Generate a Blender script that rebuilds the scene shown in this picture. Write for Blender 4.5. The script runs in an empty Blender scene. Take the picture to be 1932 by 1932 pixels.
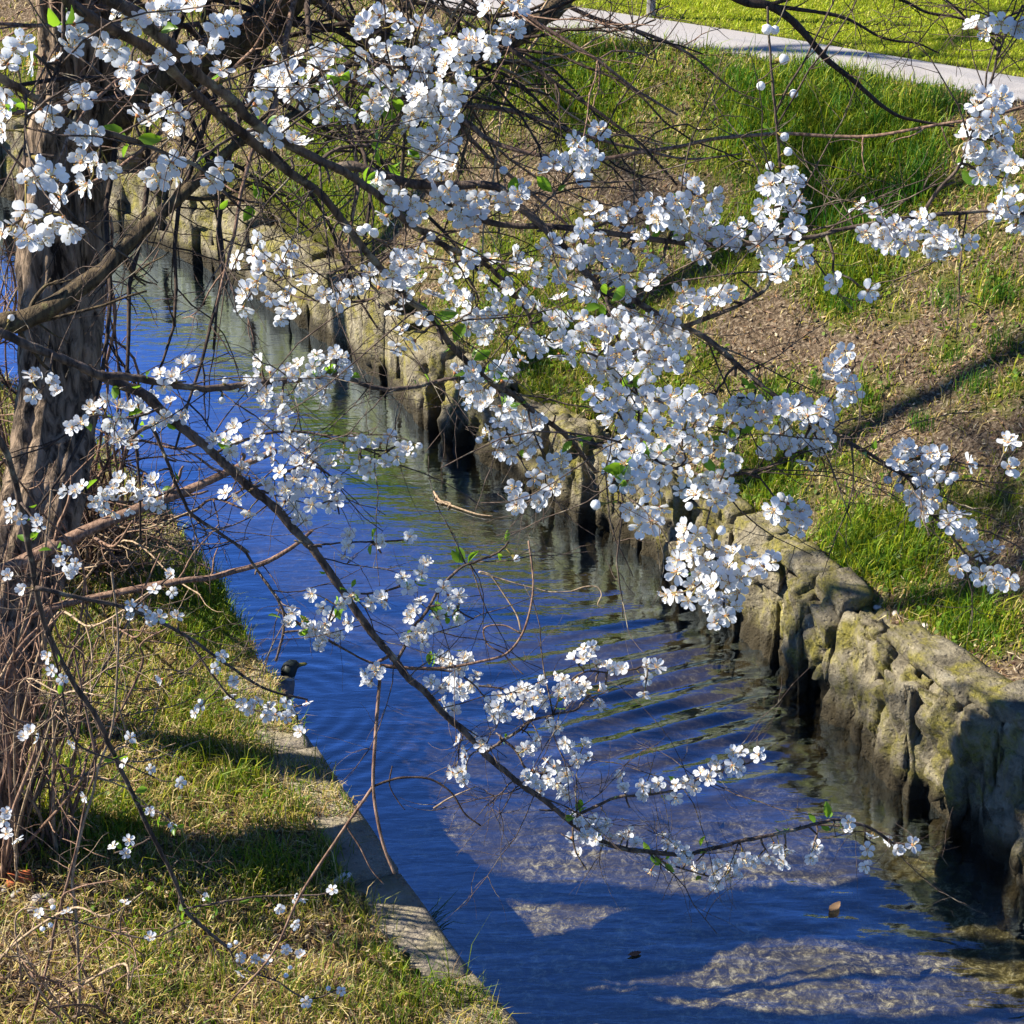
import bpy, bmesh, math, random
import numpy as np
from mathutils import Vector, Matrix, noise as mnoise

random.seed(7)
rng = np.random.default_rng(7)
scene = bpy.context.scene
COL = scene.collection

# ------------------------------------------------------------------ camera
CAM_H = 5.0
PITCH = math.radians(27)
FP = 3874.0                      # focal length in units of a 1932-wide picture
cam_d = bpy.data.cameras.new('camera')
cam = bpy.data.objects.new('camera', cam_d)
COL.objects.link(cam)
cam.location = (0, 0, CAM_H)
cam.rotation_euler = (math.pi / 2 - PITCH, 0, 0)
cam_d.sensor_width = 36
cam_d.lens = 18 / (966 / FP)
cam_d.clip_start = 0.05
cam_d.clip_end = 3000
scene.camera = cam

# ------------------------------------------------------------------ sky and sun
SUN_EL, SUN_AZ = math.radians(37), math.radians(8)      # azimuth: ahead of pure left
SUN = Vector((-math.cos(SUN_EL) * math.cos(SUN_AZ), math.cos(SUN_EL) * math.sin(SUN_AZ), math.sin(SUN_EL)))
world = bpy.data.worlds.new('World')
scene.world = world
world.use_nodes = True
wn = world.node_tree
sky = wn.nodes.new('ShaderNodeTexSky')
sky.sky_type = 'NISHITA'
sky.sun_disc = False
sky.sun_elevation = SUN_EL
sky.sun_rotation = math.atan2(SUN.x, SUN.y) % (2 * math.pi)
sky.air_density = 0.45
sky.dust_density = 0.0
sky.ozone_density = 10.0
wn.nodes['Background'].inputs['Strength'].default_value = 0.105
wn.links.new(sky.outputs[0], wn.nodes['Background'].inputs['Color'])
sun_d = bpy.data.lights.new('sun', 'SUN')
sun_d.energy = 5.0
sun_d.angle = math.radians(0.5)
sun_d.color = (1.0, 0.93, 0.80)
sun_o = bpy.data.objects.new('sun', sun_d)
COL.objects.link(sun_o)
sun_o.rotation_euler = SUN.to_track_quat('Z', 'Y').to_euler()
sun_o.location = SUN * 40
scene.view_settings.view_transform = 'Standard'
scene.view_settings.look = 'None'
scene.view_settings.exposure = 1.5
scene.view_settings.gamma = 1.0
scene.render.engine = 'CYCLES'
scene.cycles.max_bounces = 8
scene.cycles.transparent_max_bounces = 12
scene.cycles.caustics_reflective = False
scene.cycles.caustics_refractive = False

# ------------------------------------------------------------------ picture <-> place
CF = np.array([0, math.cos(PITCH), -math.sin(PITCH)])
CU = np.array([0, math.sin(PITCH), math.cos(PITCH)])
CR = np.array([1.0, 0, 0])
CO = np.array([0, 0, CAM_H])

def ray(x, y):
    return CF + (x - 966) / FP * CR - (y - 966) / FP * CU
def at_t(x, y, t):                       # point at forward depth t
    return CO + t * ray(x, y)
def at_z(x, y, z):
    r = ray(x, y)
    return CO + (z - CAM_H) / r[2] * r
def at_y(x, y, Y):                       # point on the upright plane y = Y
    r = ray(x, y)
    return CO + Y / r[1] * r
def to_pic(P):
    d = np.asarray(P) - CO
    t = d @ CF
    return 966 + (d @ CR) / t * FP, 966 - (d @ CU) / t * FP, t

# ------------------------------------------------------------------ numpy noise
def _hash(i, j, s):
    h = (i * 374761393 + j * 668265263 + s * 1274126177) & 0xFFFFFFFF
    h = ((h ^ (h >> 13)) * 1274126177) & 0xFFFFFFFF
    return ((h ^ (h >> 16)) & 0xFFFF) / 65535.0
def vnoise(x, y, s=0):
    x = np.asarray(x, float); y = np.asarray(y, float)
    i = np.floor(x).astype(np.int64); j = np.floor(y).astype(np.int64)
    u = x - i; v = y - j
    u = u * u * (3 - 2 * u); v = v * v * (3 - 2 * v)
    a = _hash(i, j, s); b = _hash(i + 1, j, s); c = _hash(i, j + 1, s); d = _hash(i + 1, j + 1, s)
    return (a * (1 - u) + b * u) * (1 - v) + (c * (1 - u) + d * u) * v
def fbm(x, y, s=0, o=4):
    t = 0; a = 0.5; f = 1
    for k in range(o):
        t = t + a * vnoise(np.asarray(x) * f, np.asarray(y) * f, s + k * 17); a *= 0.5; f *= 2
    return t

# ------------------------------------------------------------------ layout of the stream
LEFT = np.array([(4.6, -.6), (3, 1.5), (1.5, 3.3), (.6, 4.6), (-.03, 5.52), (-.45, 6.4), (-.92, 7.4), (-1.34, 8.41),
                 (-1.68, 9.22), (-2.15, 10.03), (-3.02, 11.15), (-4.5, 12.4), (-7, 13.4), (-14, 14.6), (-60, 16)], float)
WALL = np.array([(8, .6), (4.5, 4.0), (3.2, 5.3), (2.06, 6.66), (1.66, 7.26), (1.2, 8.45), (.77, 9.25), (.35, 9.82), (-.05, 10.31),
                 (-.45, 10.95), (-.88, 11.82), (-1.97, 13.42), (-2.87, 14.42), (-4.5, 15.6), (-7, 16.6), (-14, 18), (-60, 20)], float)
PATH_LO = np.array([(60, -38), (7.2, 7.0), (4.2, 9.85), (2.79, 11.0), (1.64, 11.77), (.9, 12.26), (.05, 12.62), (-.35, 13.0), (-.75, 13.6), (-1.3, 14.8),
                    (-2.0, 16.6), (-4, 19.5), (-60, 26)], float)
PATH_HI = np.array([(60.6, -37), (7.8, 7.8), (4.6, 10.42), (2.88, 11.52), (1.64, 12.42), (.95, 12.87), (.28, 13.3), (.02, 13.6), (-.2, 14.2), (-.6, 15.2),
                    (-1.4, 17.2), (-3.5, 20.4), (-60, 27)], float)
PATH_Z = 1.9

def sdist(poly, x, y):
    """distance to a polyline, positive on the side to the right of travel"""
    x = np.asarray(x, float); y = np.asarray(y, float)
    best = np.full(x.shape, 1e9); sg = np.ones(x.shape)
    for a, b in zip(poly[:-1], poly[1:]):
        d = b - a; L2 = d @ d
        t = np.clip(((x - a[0]) * d[0] + (y - a[1]) * d[1]) / L2, 0, 1)
        px = x - (a[0] + t * d[0]); py = y - (a[1] + t * d[1])
        D = px * px + py * py
        cr = px * d[1] - py * d[0]
        m = D < best - 1e-12
        best = np.where(m, D, best); sg = np.where(m, np.sign(cr), sg)
    return np.sqrt(best) * np.where(sg == 0, 1, sg)

def wall_top(y):
    return np.interp(y, [5, 6.7, 7.7, 8.9, 10.3, 13, 16], [.64, .60, .54, .45, .42, .50, .53])
def height(x, y, rough=True):
    x = np.asarray(x, float); y = np.asarray(y, float)
    dL = -sdist(LEFT, x, y)               # positive on the left land
    dW = sdist(WALL, x, y)                # positive on the right land
    dP = -sdist(PATH_LO, x, y)            # positive below the path
    dl = np.clip(dL, 0, 5)
    hl = .17 + .17 * dl - .012 * dl * dl
    zt = wall_top(y) - .05
    w = np.clip(dW, 0, None); p = np.clip(dP, 0, None)
    t = np.clip(w / (w + p + 1e-6), 0, 1)
    t = .25 * t + .75 * (t * t * (3 - 2 * t)) + .10 * np.sin(math.pi * t)
    hr = zt + (PATH_Z - zt) * np.clip(t, 0, 1)
    hr = np.where(dP <= 0, PATH_Z, hr)
    if rough:
        n = (fbm(x * 1.7, y * 1.7, 3) - .47) * .14 + (fbm(x * 7, y * 7, 9, 3) - .44) * .05
        hl = hl + n * np.clip(dL * 2, 0, 1) * np.clip(1 - (dL - 6) / 20, .1, 1)
        hr = hr + n * np.clip(dW * 2, 0.2, 1) * np.clip(dP * 1.6, 0, 1)
    h = np.where(dL > .13, hl, np.where(dW > .16, hr, -.5))
    return h
def ground_at(px, py):                   # where the sight line through a picture point meets the ground
    r = ray(px, py)
    t = np.linspace(4, 22, 1800)
    P = CO[None] + t[:, None] * r[None]
    h = height(P[:, 0], P[:, 1])
    k = np.argmax(P[:, 2] < h)
    return P[k]

# ------------------------------------------------------------------ object helpers
def tag(o, label=None, cat=None, group=None, kind=None):
    if label: o['label'] = label
    if cat: o['category'] = cat
    if group: o['group'] = group
    if kind: o['kind'] = kind
    return o
def mesh_obj(name, me, parent=None, mats=None):
    o = bpy.data.objects.new(name, me)
    COL.objects.link(o)
    if parent: o.parent = parent
    if mats:
        for m in mats: me.materials.append(m)
    return o
def empty(name, loc=(0, 0, 0)):
    o = bpy.data.objects.new(name, None)
    COL.objects.link(o)
    o.location = loc
    o.empty_display_size = .1
    return o
def np_mesh(name, V, F, smooth=True, col=None, midx=None):
    """V (n,3); F (m,3) or (m,4) array or a list of arrays"""
    me = bpy.data.meshes.new(name)
    if not isinstance(F, (list, tuple)): F = [F]
    F = [np.asarray(f, np.int32) for f in F if len(f)]
    V = np.asarray(V, np.float32)
    loops = np.concatenate([f.ravel() for f in F])
    tot = np.concatenate([np.full(len(f), f.shape[1], np.int32) for f in F])
    start = np.concatenate([[0], np.cumsum(tot)[:-1]]).astype(np.int32)
    me.vertices.add(len(V)); me.vertices.foreach_set('co', V.ravel())
    me.loops.add(len(loops)); me.loops.foreach_set('vertex_index', loops)
    me.polygons.add(len(tot)); me.polygons.foreach_set('loop_start', start)
    if midx is not None: me.polygons.foreach_set('material_index', np.asarray(midx, np.int32))
    me.polygons.foreach_set('use_smooth', np.full(len(tot), smooth, bool))
    me.update(calc_edges=True)
    if col is not None:
        a = me.color_attributes.new('Col', 'FLOAT_COLOR', 'POINT')
        c = np.ones((len(V), 4), np.float32); c[:, :3] = col
        a.data.foreach_set('color', c.ravel())
    return me

# ------------------------------------------------------------------ materials
def new_mat(name):
    m = bpy.data.materials.new(name); m.use_nodes = True
    nt = m.node_tree; nt.nodes.clear()
    out = nt.nodes.new('ShaderNodeOutputMaterial')
    return m, nt, out
class NT:
    def __init__(s, nt): s.nt = nt
    def n(s, t, **k):
        x = s.nt.nodes.new(t)
        for a, b in k.items(): setattr(x, a, b)
        return x
    def l(s, a, b): s.nt.links.new(a, b)
    def noise(s, vec, scale, detail=4, rough=.55, dist=0):
        x = s.n('ShaderNodeTexNoise'); x.inputs['Scale'].default_value = scale
        x.inputs['Detail'].default_value = detail; x.inputs['Roughness'].default_value = rough
        x.inputs['Distortion'].default_value = dist
        if vec is not None: s.l(vec, x.inputs['Vector'])
        return x.outputs['Fac']
    def ramp(s, fac, stops):
        r = s.n('ShaderNodeValToRGB'); e = r.color_ramp.elements
        while len(e) < len(stops): e.new(.5)
        for q, (p, c) in zip(e, stops):
            q.position = p; q.color = (*c, 1) if len(c) == 3 else c
        s.l(fac, r.inputs[0]); return r.outputs[0]
    def mapping(s, scale, coord='Object'):
        tc = s.n('ShaderNodeTexCoord'); mp = s.n('ShaderNodeMapping')
        mp.inputs['Scale'].default_value = scale
        s.l(tc.outputs[coord], mp.inputs[0]); return mp.outputs[0]
    def mix(s, fac, a, b, mode='MIX'):
        x = s.n('ShaderNodeMix', data_type='RGBA', blend_type=mode)
        for sock, v in ((x.inputs[0], fac), (x.inputs[6], a), (x.inputs[7], b)):
            if hasattr(v, 'is_output'): s.l(v, sock)
            elif isinstance(v, (int, float)): sock.default_value = v
            else: sock.default_value = (*v, 1)
        return x.outputs[2]
    def bump(s, h, strength, dist, prev=None):
        b = s.n('ShaderNodeBump'); b.inputs['Strength'].default_value = strength
        b.inputs['Distance'].default_value = dist
        s.l(h, b.inputs['Height'])
        if prev is not None: s.l(prev, b.inputs['Normal'])
        return b.outputs[0]
    def bsdf(s, color, rough=.8, normal=None, spec=.3):
        b = s.n('ShaderNodeBsdfPrincipled')
        if hasattr(color, 'is_output'): s.l(color, b.inputs['Base Color'])
        else: b.inputs['Base Color'].default_value = (*color, 1)
        if hasattr(rough, 'is_output'): s.l(rough, b.inputs['Roughness'])
        else: b.inputs['Roughness'].default_value = rough
        b.inputs['Specular IOR Level'].default_value = spec
        if normal is not None: s.l(normal, b.inputs['Normal'])
        return b
def mat_leafy(name, color=None, trans=.35, rough=.6, tcol=None, attr=None, spec=.2):
    m, nt, out = new_mat(name); g = NT(nt)
    if attr:
        a = g.n('ShaderNodeAttribute', attribute_name=attr); c = a.outputs['Color']
    else:
        oi = g.n('ShaderNodeObjectInfo')
        c = g.mix(oi.outputs['Random'], tuple(.8 * v for v in color), tuple(min(1, 1.15 * v) for v in color))
    b = g.bsdf(c, rough, spec=spec)
    t = g.n('ShaderNodeBsdfTranslucent')
    if tcol: t.inputs['Color'].default_value = (*tcol, 1)
    else: g.l(c, t.inputs['Color'])
    mx = g.n('ShaderNodeMixShader'); mx.inputs[0].default_value = trans
    g.l(b.outputs[0], mx.inputs[1]); g.l(t.outputs[0], mx.inputs[2]); g.l(mx.outputs[0], out.inputs[0])
    return m
def mat_plain(name, color, rough=.7, spec=.3):
    m, nt, out = new_mat(name); g = NT(nt)
    g.l(g.bsdf(color, rough, spec=spec).outputs[0], out.inputs[0]); return m
def mat_bark(name, dark, light, lichen=None, scale=1.0, bump=.6, lich_lo=.55, foot=None):
    m, nt, out = new_mat(name); g = NT(nt)
    v = g.mapping((1, 1, 1))
    vs = g.mapping((30 * scale, 30 * scale, 4.5 * scale))
    a = g.noise(vs, 1.0, 6, .65, .6)
    c = g.ramp(a, [(.40, dark), (.60, light)])
    big = g.noise(v, 3 * scale, 4)
    c = g.mix(g.ramp(big, [(.40, (0, 0, 0)), (.7, (.45, .45, .45))]), c, tuple(.45 * q for q in light))
    if lichen:
        l = g.noise(v, 14 * scale, 5, .6)
        c = g.mix(g.ramp(l, [(lich_lo, (0, 0, 0)), (lich_lo + .1, (.8, .8, .8))]), c, lichen)
    if foot:
        sx = g.n('ShaderNodeSeparateXYZ'); g.l(v, sx.inputs[0])
        sa = g.n('ShaderNodeMath', operation='MULTIPLY_ADD'); g.l(big, sa.inputs[0]); sa.inputs[1].default_value = .7; g.l(sx.outputs[2], sa.inputs[2])
        c = g.mix(g.ramp(sa.outputs[0], [(.75, (.85, .85, .85)), (1.0, (0, 0, 0))]), c, g.ramp(a, [(.40, tuple(.15 * q for q in foot)), (.60, foot)]))
    n = g.bump(a, bump, .03 / scale)
    n = g.bump(g.noise(v, 90 * scale, 3), .4, .004 / scale, n)
    g.l(g.bsdf(c, .85, n, .2).outputs[0], out.inputs[0]); return m

M = {}
M['petal'] = mat_leafy('petal_white', (.73, .75, .79), .42, .6, (.70, .72, .75), spec=.1)
M['stamen'] = mat_plain('stamen_cream', (.78, .70, .46), .6)
M['anther'] = mat_plain('anther_ochre', (.50, .27, .05), .6)
M['calyx'] = mat_plain('calyx_red_brown', (.40, .15, .05), .6)
M['pedicel'] = mat_leafy('pedicel_green', (.22, .17, .04), .2)
M['leaf'] = mat_leafy('young_leaf', (.10, .20, .015), .5, .4, (.22, .40, .02), spec=.4)
M['plum_bark'] = mat_bark('plum_bark', (.028, .019, .016), (.14, .100, .078), (.24, .21, .15), 3.0, .6, .56)
M['plum_trunk'] = mat_bark('plum_trunk_bark', (.03, .018, .012), (.17, .10, .065), None, 1.0, 1.0)
M['old_bark'] = mat_bark('old_bark', (.018, .012, .008), (.32, .23, .155), (.24, .21, .10), 1.0, 1.0, .66, (.22, .065, .028))
M['limb_bark'] = mat_bark('limb_bark', (.025, .018, .012), (.12, .085, .045), (.17, .15, .06), 1.6, .8, .58)
M['twig'] = mat_bark('bare_twig', (.08, .042, .028), (.30, .19, .13), None, 3.0, .3)
M['twig_dark'] = mat_bark('dark_twig', (.018, .012, .010), (.075, .050, .036), None, 3.0, .3)
M['twig_tan'] = mat_bark('tan_twig', (.16, .11, .07), (.45, .33, .21), None, 3.0, .3)
M['grass'] = mat_leafy('grass_blades', None, .35, .55, None, 'Col', .25)

# ground: soil, thatch and moss
def ground_material():
    m, nt, out = new_mat('bank_soil'); g = NT(nt)
    v = g.mapping((1, 1, 1))
    at = g.n('ShaderNodeAttribute', attribute_name='Col')
    a = g.noise(v, 5, 6, .6); b = g.noise(v, 55, 6, .7); c2 = g.noise(v, 210, 4, .6)
    soil = g.ramp(b, [(.32, (.022, .015, .010)), (.5, (.13, .092, .058)), (.68, (.38, .30, .21))])
    moss = g.ramp(c2, [(.3, (.03, .045, .006)), (.7, (.16, .18, .02))])
    sep = g.n('ShaderNodeSeparateColor'); g.l(at.outputs['Color'], sep.inputs[0])
    ad = g.n('ShaderNodeMath', operation='ADD'); g.l(a, ad.inputs[0]); g.l(sep.outputs[0], ad.inputs[1])
    f = g.ramp(ad.outputs[0], [(.72, (0, 0, 0)), (.95, (1, 1, 1))])
    c = g.mix(f, soil, moss)
    lawn = g.ramp(g.noise(v, 40, 5, .65), [(.3, (.10, .14, .006)), (.7, (.28, .32, .02))])
    c = g.mix(sep.outputs[1], c, lawn)
    n = g.bump(b, .9, .03); n = g.bump(c2, .7, .01, n)
    g.l(g.bsdf(c, .95, n, .1).outputs[0], out.inputs[0]); return m
M['ground'] = ground_material()

def path_material():
    m, nt, out = new_mat('path_asphalt'); g = NT(nt)
    v = g.mapping((1, 1, 1))
    a = g.noise(v, 160, 4, .7); b = g.noise(v, 2.2, 5, .6)
    c = g.ramp(a, [(.3, (.20, .19, .185)), (.7, (.40, .38, .37))])
    c = g.mix(g.ramp(b, [(.4, (0, 0, 0)), (.75, (.6, .6, .6))]), c, (.33, .29, .26))
    g.l(g.bsdf(c, .9, g.bump(a, .5, .004), .2).outputs[0], out.inputs[0]); return m
M['path'] = path_material()

def stone_material(name, mossy=1.0, kerb=False):
    m, nt, out = new_mat(name); g = NT(nt)
    v = g.mapping((1, 1, 1))
    tcg = g.n('ShaderNodeNewGeometry'); pos = tcg.outputs['Position']
    oi = g.n('ShaderNodeObjectInfo')
    a = g.noise(pos, 9, 8, .68, .4); b = g.noise(pos, 60, 6, .65); c3 = g.noise(pos, 3.2, 5, .6)
    if kerb:
        c = g.ramp(a, [(.3, (.20, .17, .13)), (.55, (.33, .28, .21)), (.75, (.42, .37, .29))])
    else:
        c = g.ramp(a, [(.30, (.035, .030, .022)), (.45, (.17, .145, .095)), (.60, (.33, .285, .19)), (.8, (.46, .41, .31))])
    c = g.mix(oi.outputs['Random'], c, g.mix(.35, c, (.16, .14, .11)))
    ms = g.ramp(g.noise(pos, 6.5, 6, .7, .5), [(.46, (0, 0, 0)), (.62, (1, 1, 1))])
    mosscol = g.ramp(b, [(.3, (.08, .08, .008)), (.7, (.36, .31, .035))])
    fm = g.n('ShaderNodeMath', operation='MULTIPLY'); g.l(ms, fm.inputs[0]); fm.inputs[1].default_value = .75 * mossy
    c = g.mix(fm.outputs[0], c, mosscol)
    # dark band just above the water: damp stone, plus painted-in shade at its foot
    sx = g.n('ShaderNodeSeparateXYZ'); g.l(pos, sx.inputs[0])
    wz = g.n('ShaderNodeMath', operation='ADD'); g.l(sx.outputs[2], wz.inputs[0])
    mm = g.n('ShaderNodeMath', operation='MULTIPLY'); g.l(c3, mm.inputs[0]); mm.inputs[1].default_value = -.12
    g.l(mm.outputs[0], wz.inputs[1])
    wet_shade = g.ramp(wz.outputs[0], [(0.02, (1, 1, 1)), (.12, (0, 0, 0))])
    c = g.mix(wet_shade, c, (.045, .036, .020))
    n = g.bump(a, 1.0, .05 if not kerb else .02); n = g.bump(b, .9, .014, n)
    vo = g.n('ShaderNodeTexVoronoi'); vo.inputs['Scale'].default_value = 34; g.l(pos, vo.inputs['Vector'])
    pit = g.ramp(vo.outputs['Distance'], [(.0, (0, 0, 0)), (.35, (1, 1, 1))])
    n = g.bump(pit, .55, .02, n)
    g.l(g.bsdf(c, .92, n, .2).outputs[0], out.inputs[0]); return m
M['stone'] = stone_material('wall_stone', 1.0)
M['kerb'] = stone_material('edging_stone', .45, True)
M['mortar'] = mat_plain('wall_backing_dark', (.05, .042, .03), .95)

def bed_material():
    m, nt, out = new_mat('stream_bed_gravel'); g = NT(nt)
    v = g.mapping((1, 1, 1))
    a = g.noise(v, 3.0, 6, .65); b = g.noise(v, 24, 9, .82, .5); c3 = g.noise(v, 110, 4, .7)
    c = g.ramp(b, [(.36, (.008, .007, .004)), (.47, (.05, .042, .018)), (.54, (.22, .19, .085)), (.62, (.72, .66, .44))])
    c = g.mix(g.ramp(c3, [(.58, (0, 0, 0)), (.72, (.6, .6, .6))]), c, (.50, .44, .30))
    c = g.mix(g.ramp(a, [(.42, (0, 0, 0)), (.62, (.6, .6, .6))]), c, (.075, .062, .012))
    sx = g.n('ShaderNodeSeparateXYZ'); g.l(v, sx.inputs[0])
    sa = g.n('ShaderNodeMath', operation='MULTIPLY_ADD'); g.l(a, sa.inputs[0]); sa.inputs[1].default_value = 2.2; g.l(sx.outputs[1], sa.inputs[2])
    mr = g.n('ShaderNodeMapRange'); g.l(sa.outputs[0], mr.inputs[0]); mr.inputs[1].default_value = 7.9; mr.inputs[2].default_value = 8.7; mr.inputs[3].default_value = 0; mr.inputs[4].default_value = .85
    c = g.mix(mr.outputs[0], c, (.026, .019, .007))  # bed colour painted darker upstream, standing in for shade over mid-stream
    n = g.bump(b, .35, .012); n = g.bump(c3, .3, .004, n)
    g.l(g.bsdf(c, .9, n, .1).outputs[0], out.inputs[0]); return m
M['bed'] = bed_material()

def water_material():
    m, nt, out = new_mat('water_surface'); g = NT(nt)
    v1 = g.mapping((5, 16, 1)); v2 = g.mapping((14, 42, 1)); v3 = g.mapping((1.3, 3.5, 1))
    n = g.bump(g.noise(v3, 1, 3, .5), .10, .05)
    n = g.bump(g.noise(v1, 1, 3, .5, .3), .26, .014, n)
    n = g.bump(g.noise(v2, 1, 3, .5, .3), .10, .005, n)
    lw = g.n('ShaderNodeLayerWeight'); lw.inputs['Blend'].default_value = .5; g.l(n, lw.inputs['Normal'])
    gl = g.n('ShaderNodeBsdfGlossy'); gl.inputs['Roughness'].default_value = .02
    gl.inputs['Color'].default_value = (.56, .74, 1, 1); g.l(n, gl.inputs['Normal'])
    tr = g.n('ShaderNodeBsdfTransparent'); tr.inputs['Color'].default_value = (.96, .95, .88, 1)
    refl = g.ramp(lw.outputs['Facing'], [(0, (.16, .16, .16)), (.34, (.24, .24, .24)), (.46, (.44, .44, .44)), (.66, (.90, .90, .90)), (1, (1, 1, 1))])
    mx = g.n('ShaderNodeMixShader'); g.l(refl, mx.inputs[0])
    g.l(tr.outputs[0], mx.inputs[1]); g.l(gl.outputs[0], mx.inputs[2])
    g.l(mx.outputs[0], out.inputs[0]); return m
M['water'] = water_material()

# ------------------------------------------------------------------ lushness of the ground cover
BLOBS = [(1500, 200, 260, 90, 1.0), (1620, 350, 190, 120, 1.), (1450, 470, 200, 80, .55), (1050, 150, 200, 90, .55), (700, 240, 160, 120, .7), (540, 390, 140, 60, .8),
         (1600, 570, 130, 50, .4), (1640, 740, 60, 60, .6), (1660, 1040, 120, 60, 1.1), (1810, 1165, 90, 55, 1.1), (1450, 930, 70, 70, .7), (1890, 560, 80, 50, .7),
         (1560, 870, 100, 30, .5), (1000, 620, 200, 120, .4), (1250, 300, 120, 60, .4),
         (120, 1480, 80, 80, .5), (500, 1650, 60, 60, .6), (800, 1850, 120, 70, .6), (240, 1560, 60, 60, .7), (400, 1150, 70, 200, .6), (350, 1700, 150, 80, .5),
         (1760, 830, 160, 110, -.7), (1500, 650, 140, 40, -.7), (1900, 1060, 90, 110, -.5), (1120, 350, 150, 50, -.5), (60, 1690, 90, 40, -1.), (60, 1860, 140, 90, -.8),
         (1930, 1300, 120, 60, -.6), (1300, 230, 80, 40, -.4), (1850, 640, 100, 60, -.3), (600, 1780, 110, 30, -.6), (450, 1560, 120, 60, -.3)]
def lush(P):
    px, py, t = to_pic(P)
    v = (fbm(P[:, 0] * 2.3, P[:, 1] * 2.3, 41) - .47) * 1.6
    for x, y, rx, ry, w in BLOBS:
        v = v + w * .8 * np.exp(-((px - x) / rx) ** 2 - ((py - y) / ry) ** 2)
    return v

# ------------------------------------------------------------------ the ground
def axis(lo, hi, step, far, n):
    mid = np.arange(lo, hi + step / 2, step)
    k = np.linspace(0, 1, n + 1)[1:]
    ext = step * 2 + (far - step * 2) * k ** 3.2
    return np.concatenate([(lo - ext)[::-1], mid, hi + ext])
gx = axis(-5.5, 6.5, .045, 600, 34); gy = axis(4.2, 16.5, .045, 600, 34)
X, Y = np.meshgrid(gx, gy)
Z = height(X, Y)
V = np.stack([X, Y, Z], -1).reshape(-1, 3)
nx, ny = len(gx), len(gy)
idx = np.arange(nx * ny).reshape(ny, nx)
F = np.stack([idx[:-1, :-1], idx[:-1, 1:], idx[1:, 1:], idx[1:, :-1]], -1).reshape(-1, 4)
Lc = lush(V); above = np.clip(sdist(PATH_HI, V[:, 0], V[:, 1]) * 6, 0, 1)
far = np.clip((np.abs(V[:, 0]) - 7) / 4, 0, 1)
cc = np.stack([np.clip(.25 + .45 * Lc, 0, 1), np.clip(np.maximum(above, far), 0, 1), 0 * Lc], -1)
ground = mesh_obj('ground', np_mesh('ground', V, F, True, cc), None, [M['ground']])
tag(ground, 'grassy stream banks of bare soil, moss and lawn', 'ground', kind='structure')

# footpath as a ribbon 6 mm over the ground
def resample(poly, n):
    d = np.concatenate([[0], np.cumsum(np.linalg.norm(np.diff(poly, axis=0), axis=1))])
    s = np.linspace(0, d[-1], n)
    return np.stack([np.interp(s, d, poly[:, k]) for k in range(poly.shape[1])], -1)
def smooth_poly(poly, n, it=2):
    P = np.asarray(poly, float)
    for _ in range(it):
        q = P[:-1] * .75 + P[1:] * .25; r = P[:-1] * .25 + P[1:] * .75
        P = np.concatenate([P[:1], np.stack([q, r], 1).reshape(-1, P.shape[1]), P[-1:]])
    return resample(P, n)
n_ = len(PATH_LO)
tt = np.linspace(0, n_ - 1, 260); ii = np.minimum(tt.astype(int), n_ - 2); fr_ = (tt - ii)[:, None]
lo = PATH_LO[ii] * (1 - fr_) + PATH_LO[ii + 1] * fr_; hi = PATH_HI[ii] * (1 - fr_) + PATH_HI[ii + 1] * fr_
K = 6
R = np.stack([lo * (1 - k / K) + hi * k / K for k in range(K + 1)], 1)
Rz = np.broadcast_to((PATH_Z + .006 + .012 * np.sin(np.linspace(0, math.pi, K + 1)))[None, :, None], (260, K + 1, 1))
PV = np.concatenate([R, Rz], -1).reshape(-1, 3)
pid = np.arange(260 * (K + 1)).reshape(260, K + 1)
PF = np.stack([pid[:-1, :-1], pid[:-1, 1:], pid[1:, 1:], pid[1:, :-1]], -1).reshape(-1, 4)
pth = mesh_obj('path', np_mesh('path', PV, PF, True), None, [M['path']])
tag(pth, 'pale grey footpath running along the top of the bank', 'path', kind='structure')

# stream bed and water
def channel_grid(step_along, nacross, zf, y0=None):
    a = smooth_poly(LEFT, 2000); b = smooth_poly(WALL, 2000)
    # pair points by walking both polylines over the same y/x range
    n = int(46 / step_along)
    s = np.linspace(0, 1, n)
    la = resample(a[a[:, 0] > -16], n); lb = resample(b[b[:, 0] > -16], n)
    u = np.linspace(-.06, 1.06, nacross)
    return la[:, None] * (1 - u[None, :, None]) + lb[:, None] * u[None, :, None]
G = channel_grid(.05, 50, None)
bz = -.28 + (fbm(G[..., 0] * 3, G[..., 1] * 3, 5) - .47) * .12 + (fbm(G[..., 0] * 16, G[..., 1] * 16, 8, 3) - .44) * .05
na, nb = G.shape[:2]
bid = np.arange(na * nb).reshape(na, nb)
BF = np.stack([bid[:-1, :-1], bid[:-1, 1:], bid[1:, 1:], bid[1:, :-1]], -1).reshape(-1, 4)
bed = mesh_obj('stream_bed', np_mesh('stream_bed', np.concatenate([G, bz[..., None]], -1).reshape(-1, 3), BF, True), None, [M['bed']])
tag(bed, 'brown gravelly stream bed under shallow water', 'stream bed', kind='structure')

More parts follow.
